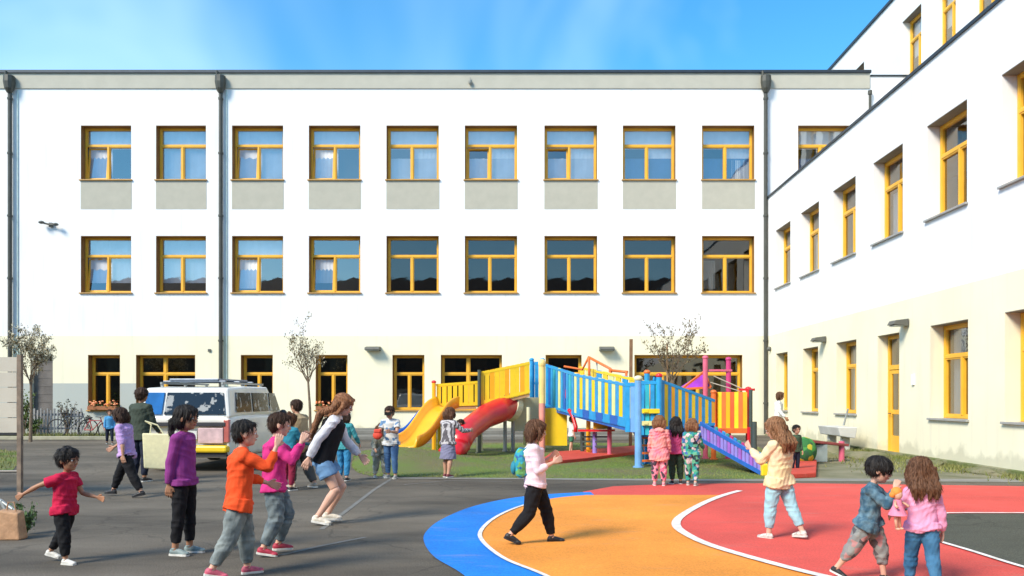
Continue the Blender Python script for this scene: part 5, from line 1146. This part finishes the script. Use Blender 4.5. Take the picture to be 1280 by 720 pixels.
    if btype == 'skirt':
        kz = (legs['L'][1] + legs['R'][1])*.5; c_ = P0.lerp(kz, blen); g.tube([T(0, 0, .0), P0.lerp(c_, .5), c_], [.09*H*W, .105*H*W, .118*H*W], 20, squash=.85)
    else:
        for k, (h_, kn, an, Mf, d2) in legs.items():
            if blen < .5: e_ = h_.lerp(kn, blen*2); g.tube([h_, h_.lerp(e_, .5), e_], [.056*H*W, .056*H*W*bl, .055*H*W*bl], 14)
            else:
                e_ = kn.lerp(an, (blen - .5)*2); g.tube([h_, h_.lerp(kn, .5), kn], [.056*H*W, .050*H*W*bl, .040*H*W*bl], 14); g.ball(kn, .040*H*W*bl); g.tube([kn, kn.lerp(e_, .4), e_], [.040*H*W*bl, .040*H*W*bl, .031*H*(.6 + .4*bl)], 14)
    job({'skirt': 'skirt', 'trousers': 'trousers' if blen > .5 else 'shorts'}[btype], g, vox*1.15, 2, bottom, root, wrinkle(.0042*H*bl, 62/H, seed + 7))
    # ---- shoes
    for k, (h_, kn, an, Mf, d2) in legs.items():
        g = MB(); F_ = lambda x, y, z: an + Mf @ Vector((x*H, y*H, z*H)); g.ball(F_(-.012, 0, -.016), (.026*H, .0225*H, .026*H), Mf); g.tube([F_(-.008, 0, -.014), F_(.035, 0, -.018), F_(.072, 0, -.025)], [.024*H, .022*H, .018*H], 12); g.ball(F_(.080, 0, -.026), (.027*H, .0245*H, .0155*H), Mf); g.tube([F_(0, 0, -.01), F_(-.004, 0, .012)], [.022*H, .024*H], 12)
        job('shoe', g, vox, 2, shoes, root, None)
        s_ = MB(); pl_ = [(-.040, .0), (-.034, .018), (-.01, .023), (.03, .022), (.07, .027), (.095, .022), (.106, 0), (.095, -.022), (.07, -.027), (.03, -.022), (-.01, -.023), (-.034, -.018)]; n__ = len(pl_)
        s_.add([F_(x, y, -.042) for x, y in pl_] + [F_(x*.99, y, -.028) for x, y in pl_], [tuple(range(n__))[::-1], tuple(range(n__, 2*n__))] + [(i, (i+1) % n__, n__ + (i+1) % n__, n__ + i) for i in range(n__)]); s_.build('shoe_sole', sole or RUB, root)
    PEOPLE[key] = dict(root=root, arms=arms, T=T, HP=HP, M=Matrix.Translation((X, Y, 0)) @ Matrix.Rotation(R(face), 4, 'Z'), H=H, shz=shz); return root
def spot(x, y): g_ = gnd(x, y); return g_.x, g_.y
K = cloth
BLKC = K('black', (.012, .012, .014)); BLKS = mat('shoe_black', (.015, .015, .017), .5, .2, 20); JEANG = K('grey_jeans', (.13, .155, .16), c2=(.26, .29, .28), thr=(.38, .62), scale=9); WHS = mat('shoe_white', (.66, .65, .60), .6, .1, 20)
x, y = spot(81, 704); person('toddler', 'small curly haired boy in red t-shirt and black trousers with arms stretched out', x, y, -8, 1.0, 'warm', 'black', 'curly', K('crimson', (.50, .015, .06)), BLKC, WHS, dict(lean=2, hipL=-14, kL=22, fL=14, hipR=10, kR=6, shR=(-68, 22), elR=8, shL=(26, 8), elL=50, hp=0, hy=-6), hr=.195, sleeve=.30, hem=.07, loose=1.5, bloose=1.15, blen=.92, width=1.12)
x, y = spot(159, 621); person('lilac', 'girl in lilac top and black trousers striding left beside the minivan', x, y, 176, 1.34, 'mid', 'dark', 'bob', K('lilac', (.46, .30, .58)), BLKC, BLKS, dict(lean=8, hipL=-22, kL=8, fL=12, hipR=30, kR=8, abL=4, abR=4, shR=(25, 12), elR=35, shL=(-20, 10), elL=15, hp=8), sleeve=.55, hem=.03, loose=1.1, bloose=1.15, sole=BLKS)
x, y = spot(176, 602); person('curly_adult', 'taller person with dark curly hair and dark green jacket behind the lilac girl', x, y, 75, 1.60, 'tan', 'dark', 'curly', K('dark_olive', (.05, .065, .05)), K('dark_navy', (.02, .025, .045)), BLKS, dict(lean=0, shR=(15, 10), elR=20), hr=.145, hem=.05, fine=False)
x, y = spot(230, 693); person('purple', 'dark haired child in purple long sleeved top standing in front of the minivan', x, y, -5, 1.37, 'warm', 'black', 'pony', K('plum', (.20, .035, .17), c2=(.30, .05, .27), thr=(.3, .8), scale=4), BLKC, mat('shoe_teal', (.20, .26, .26), .6, .3, 25), dict(lean=-1, hipL=2, hipR=-2, kL=2, kR=4, shR=(-12, 5), elR=8, shL=(-4, 6), elL=8, hp=2), hr=.165, hem=.035, loose=.9, bloose=1.0, blen=.9, width=1.02)
x, y = spot(298, 721); person('orange', 'child in bright orange jumper and grey jeans raising one hand', x, y, 28, 1.27, 'pale', 'black', 'short', K('orange', (.80, .085, .02)), JEANG, mat('shoe_pink', (.55, .10, .16), .6, .35, 30), dict(lean=4, hipL=14, kL=12, hipR=-14, kR=16, fR=12, shR=(62, 12), elR=98, inR=5, shL=(20, 14), elL=50, hp=-2, hy=-8), hr=.165, sleeve=.9, hem=.075, loose=1.3, bloose=1.22, blen=.93)
x, y = spot(342, 694); person('magenta', 'child in magenta jacket and grey jeans holding both hands to the face', x, y, 14, 1.31, 'pale', 'dark', 'short', K('magenta', (.58, .035, .20)), K('jeans_dark', (.09, .12, .14), c2=(.20, .24, .25), thr=(.38, .62), scale=9), mat('shoe_red', (.40, .03, .06), .6, .25, 25), dict(lean=2, hipL=22, kL=38, fL=0, hipR=6, kR=30, fR=10, shR=(48, 18), elR=105, inR=22, shL=(52, 14), elL=100, inL=22, hp=6), hem=.05, loose=1.35, bloose=1.2)
x, y = spot(361, 613); person('teal_red', 'child in teal top and red trousers partly hidden behind the magenta jacket child', x, y, 60, 1.20, 'mid', 'brown', 'bun', K('teal_top', (.03, .20, .28)), K('dark_red', (.25, .02, .05)), BLKS, dict(lean=4, shR=(30, 10), elR=40), fine=False)
x, y = spot(403, 655); person('longhair', 'girl with very long auburn hair, black vest and denim shorts leaning forward', x, y, 4, 1.60, 'pale', 'auburn', 'longflow', K('white_shirt', (.62, .62, .66)), K('denim_shorts', (.13, .25, .42)), mat('shoe_cream', (.66, .60, .50), .7, .2, 30), dict(lean=18, hipL=34, kL=62, fL=2, hipR=26, kR=60, fR=10, abR=3, shR=(-38, 10), elR=12, shL=(22, 8), elL=22, hp=12), hr=.15, hem=.0, loose=1.3, blen=.27, bloose=1.25, vest=BLKC, width=.98)
x, y = spot(377, 610); person('tan_coat', 'person in tan jacket and grey trousers bending behind the long haired girl', x, y, 150, 1.46, 'mid', 'dark', 'short', K('tan', (.38, .29, .17)), K('grey_brown', (.10, .095, .085)), mat('shoe_tan', (.35, .3, .24), .7), dict(lean=10, hipL=25, kL=35, hipR=-5, kR=25, shR=(20, 15), elR=30), hr=.15, fine=False, bloose=1.3)
x, y = spot(430, 601); person('teal', 'small girl in teal jacket and blue leggings seen from behind near the terrace step', x, y, 82, 1.22, 'pale', 'dark', 'bob', K('teal_jacket', (.06, .30, .33)), K('leggings_blue', (.04, .22, .42)), BLKS, dict(lean=2, hipL=8, kL=10, hipR=-6, kR=6, shL=(10, 14), elL=35, shR=(12, 22), elR=30), hem=.05, loose=1.2, fine=True)
x, y = spot(489, 598); person('sunglasses', 'child with dark glasses, white vest and camouflage trousers in front of the blue slide', x, y, -100, 1.30, 'mid', 'dark', 'short', patched('white_blue_print', [(.60, .60, .58), (.55, .58, .6), (.62, .6, .56), (.10, .2, .35)], 16), K('denim_mid', (.07, .15, .30)), mat('shoe_grey', (.3, .3, .28), .7), dict(lean=5, hipL=8, kL=14, hipR=-4, kR=8, shR=(30, 12), elR=70, inR=20, shL=(35, 10), elL=60, inL=20, hp=10), hem=.04, loose=1.3, sleeve=.3, fine=True)
CAMO = patched('camo_print', [(.40, .38, .30), (.22, .22, .16), (.50, .48, .42), (.30, .29, .22)], 14)
x, y = spot(474, 597); person('camo', 'smaller child in loose camouflage clothes beside the child with dark glasses', x, y, -60, 1.02, 'mid', 'brown', 'bob', CAMO, CAMO, mat('shoe_grey', (.3, .3, .28)), dict(lean=16, hipL=26, kL=30, hipR=4, kR=20, shR=(20, 20), elR=40, shL=(30, 15), elL=50, hp=15), hr=.19, hem=.12, loose=1.8, bloose=1.3, fine=False)
x, y = spot(560, 597); person('striped', 'girl in grey striped top and lavender grey skirt in front of the red tube slide', x, y, 60, 1.27, 'mid', 'brown', 'bob', stripes('grey_stripes', (.10, .09, .10), (.48, .46, .47), 7, 'X'), K('lavender_skirt', (.2, .2, .3)), mat('shoe_maroon', (.16, .03, .04), .6), dict(lean=5, hipL=6, kL=8, hipR=-6, kR=10, shR=(40, 30), elR=50, shL=(30, 14), elL=50), hem=.03, loose=1.4, btype='skirt', blen=1.0, fine=True)
x, y = spot(669, 680); person('pinkshirt', 'girl with brown bob, pale pink shirt and black trousers on the orange surface', x, y, 2, 1.25, 'pale', 'brown', 'bob', K('pale_pink', (.76, .52, .58), c2=(.80, .66, .70), thr=(.35, .6), scale=5), BLKC, BLKS, dict(lean=-4, hipL=22, kL=10, fL=0, hipR=-12, kR=30, fR=22, shR=(10, 12), elR=105, inR=14, shL=(14, 8), elL=115, inL=18, hp=8, hy=8), hr=.17, sleeve=.8, hem=.02, loose=1.25, bloose=1.05, blen=.94, sole=BLKS, width=1.2)
x, y = spot(714, 566); person('whiteshirt_small', 'small child in white top and green shorts below the blue bridge', x, y, 20, .96, 'pale', 'light', 'short', K('white_top', (.72, .72, .70)), K('green_shorts', (.05, .20, .12)), mat('shoe_blue', (.03, .12, .45), .6), dict(hipL=8, hipR=-6), hr=.19, blen=.42, sleeve=.4, fine=False)
FLOR = patched('pink_floral_print', [(.70, .12, .22), (.75, .25, .32), (.06, .04, .06), (.75, .35, .38)], 18)
x, y = spot(824, 607); person('pinkcoat', 'child in long pink hooded coat and pink floral trousers below the near blue tower', x, y, 80, 1.15, 'pale', 'light', 'bob', K('coat_pink', (.75, .20, .28), c2=(.78, .36, .28), thr=(.35, .65), scale=5), FLOR, mat('shoe_pinkish', (.6, .25, .3), .7), dict(lean=2, shR=(6, 12), shL=(6, 12)), hr=.18, hem=.15, loose=1.7, hood=True, bloose=1.2)
x, y = spot(845, 605); person('blackhair_pink', 'black haired child in pink jacket and dark green trousers below the bridge', x, y, 95, 1.12, 'mid', 'black', 'long', K('jacket_pink', (.66, .10, .26)), K('bottle_green', (.03, .07, .04)), BLKS, dict(lean=0, shR=(6, 12), elR=30), hr=.18, hem=.05, loose=1.5, bloose=1.2)
TEALP = patched('teal_print', [(.02, .22, .26), (.04, .12, .35), (.10, .35, .20), (.55, .45, .45), (.01, .03, .04), (.02, .30, .22)], 20)
x, y = spot(865, 607); person('printed', 'child in teal and green printed clothes right of the black haired child', x, y, 70, 1.10, 'pale', 'light', 'bob', TEALP, TEALP, mat('shoe_grey', (.3, .3, .28)), dict(lean=-2, hipL=6, hipR=-8, shR=(25, 12), elR=40), hr=.18, loose=1.3, bloose=1.15)
x, y = spot(974, 674); person('yellow', 'girl with brown hair, pale yellow jumper and light blue trousers standing on the red surface', x, y, 128, 1.25, 'pale', 'light', 'long', K('pale_yellow', (.74, .62, .34), c2=(.76, .56, .38), thr=(.4, .65), scale=4), K('light_blue', (.32, .55, .62)), mat('shoe_white_print', (.55, .53, .48), .7, .4, 40), dict(lean=-2, hipL=8, kL=6, fL=0, hipR=-16, kR=10, fR=6, abL=5, abR=5, shL=(38, 10), elL=95, inL=5, shR=(2, 8), elR=20, hp=16, hy=14), hr=.175, hem=.08, loose=1.6, bloose=1.12, blen=.88)
x, y = 5.05, 16.2; person('behind_yellow', 'small dark haired child behind the girl in the pale yellow jumper', x, y, -70, .92, 'mid', 'black', 'short', K('moss', (.06, .10, .06)), K('dark_navy', (.02, .025, .045)), BLKS, {}, hr=.19, fine=False)
x, y = 7.45, 25.6; person('white_far', 'person in white clothes far back beside the wing wall', x, y, -20, 1.62, 'warm', 'brown', 'bob', K('white_top', (.7, .7, .7)), K('offwhite', (.62, .62, .6)), WHS, dict(shR=(10, 12), elR=30), hr=.15, fine=False)
x, y = spot(1086, 727); person('denimboy', 'small boy with black bowl haircut and blue denim shirt, hand at mouth', x, y, -28, 1.0, 'pale', 'black', 'bowl', K('denim_shirt', (.035, .09, .14), c2=(.14, .24, .30), thr=(.38, .66), scale=18), patched('grey_patterned', [(.20, .21, .21), (.24, .25, .24), (.18, .2, .2), (.22, .22, .22), (.40, .20, .20), (.08, .08, .09)], 22), BLKS, dict(lean=6, hipL=20, kL=14, hipR=-26, kR=10, fR=22, shR=(48, 10), elR=112, inR=22, shL=(48, 6), elL=25, hp=10, hy=4), hr=.20, hem=.08, loose=1.5, blen=.80, bloose=1.35, width=1.08)
x, y = spot(1153, 737); person('pinkgirl', 'girl with long brown hair, pink cardigan and blue jeans seen from behind', x, y, 84, 1.0, 'pale', 'brown', 'long', K('cardigan_pink', (.72, .32, .50)), K('jeans_blue', (.025, .10, .20), c2=(.06, .18, .32), thr=(.35, .65), scale=8), BLKS, dict(lean=3, hipL=14, kL=8, hipR=-10, kR=12, abL=3, shR=(-4, 16), elR=12, shL=(22, 20), elL=45, hp=6), hr=.205, hem=.05, loose=1.35, bloose=1.2, width=1.05)
x, y = spot(137, 555); person('blue_far', 'tiny far child in blue clothes by the parked bicycles', x, y, -60, 1.08, 'mid', 'dark', 'short', K('blue_top', (.08, .30, .55)), K('dark_navy', (.02, .025, .045)), BLKS, dict(hipL=12, hipR=-10), hr=.18, fine=False)
x, y = spot(580, 573); person('slide_far', 'child in dark red clothes at the foot of the red tube slide', x, y, 200, .95, 'mid', 'dark', 'short', K('dark_red', (.25, .02, .05)), K('maroon', (.09, .02, .03)), BLKS, dict(lean=12, hipL=20, kL=30, hipR=0, kR=20), hr=.19, fine=False)
for _k, _x, _y, _z, _f, _c, _lb in (('bridge_kid', .95, 21.6, 1.02, 80, ('kid_red', (.55, .03, .05)), 'child in red top on the upper part of the blue slatted bridge'), ('bridge_kid2', 1.6, 19.6, .93, 110, ('kid_magenta', (.50, .05, .22)), 'child in magenta top on the lower part of the blue slatted bridge')):
    person(_k, _lb, _x, _y, _f, .95, 'mid', 'dark', 'short', K(*_c), K('dark_navy', (.02, .025, .045)), BLKS, dict(lean=14, hipL=40, kL=60, hipR=30, kR=55), hr=.19, fine=False).location.z = _z
run_jobs()
# ---- things they hold or carry
def world(key, side, off=(0, 0, 0)):
    P_ = PEOPLE[key]; sj, el, wr, d1, d2 = P_['arms'][side]; return P_['M'] @ (wr + d2 * .06 * P_['H'] + Vector(off))
P_ = PEOPLE['pinkshirt']; H = P_['H']; bp_ = empty('backpack', P_['M'] @ P_['T'](-.10*H, 0, .17*H), 0, 'teal patterned backpack on the back of the girl in the pale pink shirt', 'backpack')
q = MB(); q.ball((0, 0, 0), (.075, .12, .155), seg=18, rings=12); q.box(-.055, -.10, -.13, .05, .10, .09); q.build('bag_body', patched('backpack_print', [(.02, .28, .38), (.03, .40, .45), (.12, .35, .10), (.02, .12, .30)], 22), bp_, bevel=.03)
q = MB(); q.ball((-.07, 0, -.05), (.035, .085, .07), seg=14, rings=10); q.build('pocket', mat('teal_canvas', (.02, .22, .30), .8, .2, 10), bp_, smooth=True)
for s in (-1, 1): q = MB(); q.tube([(.02, s*.06, .13), (.085, s*.06, .155), (.165, s*.065, .12), (.185, s*.07, .02), (.12, s*.09, -.10), (.03, s*.08, -.11)], .012, 6); q.build('strap', mat('teal_canvas', (.02, .22, .30)), bp_, smooth=True)
w_ = world('curly_adult', 'R'); tb_ = empty('tote_bag', (at(197, 500, 14.0).x, 14.0, 0), R(8), 'large cream tote bag carried between the lilac girl and the minivan', 'bag')
q = MB(); q.add([(-.20,-.07,.28),(.20,-.07,.25),(.20,.07,.25),(-.20,.07,.28),(-.24,-.03,.86),(.22,-.03,.84),(.22,.03,.84),(-.24,.03,.86)], [(0,3,2,1),(4,5,6,7),(0,1,5,4),(1,2,6,5),(2,3,7,6),(3,0,4,7)]); q.build('bag_body', cloth('cream_canvas', (.72, .68, .42)), tb_, bevel=.02); q = MB(); q.tube([(-.12, 0, .84), (-.10, 0, 1.0), (-.2, 0, 1.06), (-.0, 0, .99), (.10, 0, .84)], .012, 6); q.build('bag_handle', cloth('cream_canvas', (.7, .66, .42)), tb_)
w_ = world('sunglasses', 'R'); q = MB(); q.ball((0, 0, 0), (.085, .05, .075), seg=16, rings=10); q.box(-.06, -.05, .04, .06, .05, .11); o = q.build('red_pouch', mat('red_pouch', (.65, .06, .03), .7), bevel=.02, loc=w_ + Vector((.0, -.06, -.08))); tag(o, 'small red pouch held by the child with dark glasses', 'pouch')
P_ = PEOPLE['sunglasses']; q = MB(); a_ = P_['HP'](.42, .15, 0); b_ = P_['HP'](.42, -.15, 0); q.bar(P_['HP'](.43, .27, .0), P_['HP'](.43, -.27, .0), .03, .055); q.bar(P_['HP'](.42, .27, .02), P_['HP'](0, .36, .02), .012, .015); q.bar(P_['HP'](.42, -.27, .02), P_['HP'](0, -.36, .02), .012, .015); q.build('glasses', mat('dark_lens', (.02, .02, .02), .15), P_['root'])
# doll held between the boy and the girl at the right
dx, dy = (at(1122, 500, 6.25)).x, 6.25; dl = empty('doll', (dx, dy, .56), R(-60), 'small doll with orange hair and pink dress between the denim boy and pink girl', 'doll')
q = MB(); q.ball((0, 0, .21), (.045, .042, .05)); q.tube([(0, 0, .17), (0, 0, .13), (0, 0, .06)], [.018, .035, .035], 12); 
for s in (-1, 1): q.tube([(0, s*.03, .15), (.03, s*.075, .12), (.06, s*.08, .10)], [.014, .012, .014], 8); q.tube([(0, s*.02, .07), (0, s*.025, -.03), (.01, s*.025, -.10)], [.019, .015, .013], 8); q.ball((.02, s*.025, -.105), (.026, .014, .012))
q.build('doll_body', SK['pale'], dl, smooth=True); q = MB(); q.ball((-.012, 0, .232), (.052, .052, .05)); q.ball((-.02, .05, .21), .028); q.ball((-.02, -.05, .21), .028); q.build('hair', mat('doll_hair', (.70, .25, .04), .8, .2, 30), dl, smooth=True); q = MB(); q.tube([(0, 0, .165), (0, 0, .11), (0, 0, .02)], [.036, .042, .085], 18); q.build('dress', mat('doll_dress', (.72, .22, .34), .8, .15, 20), dl)

dl.scale = (.8, .8, .8)
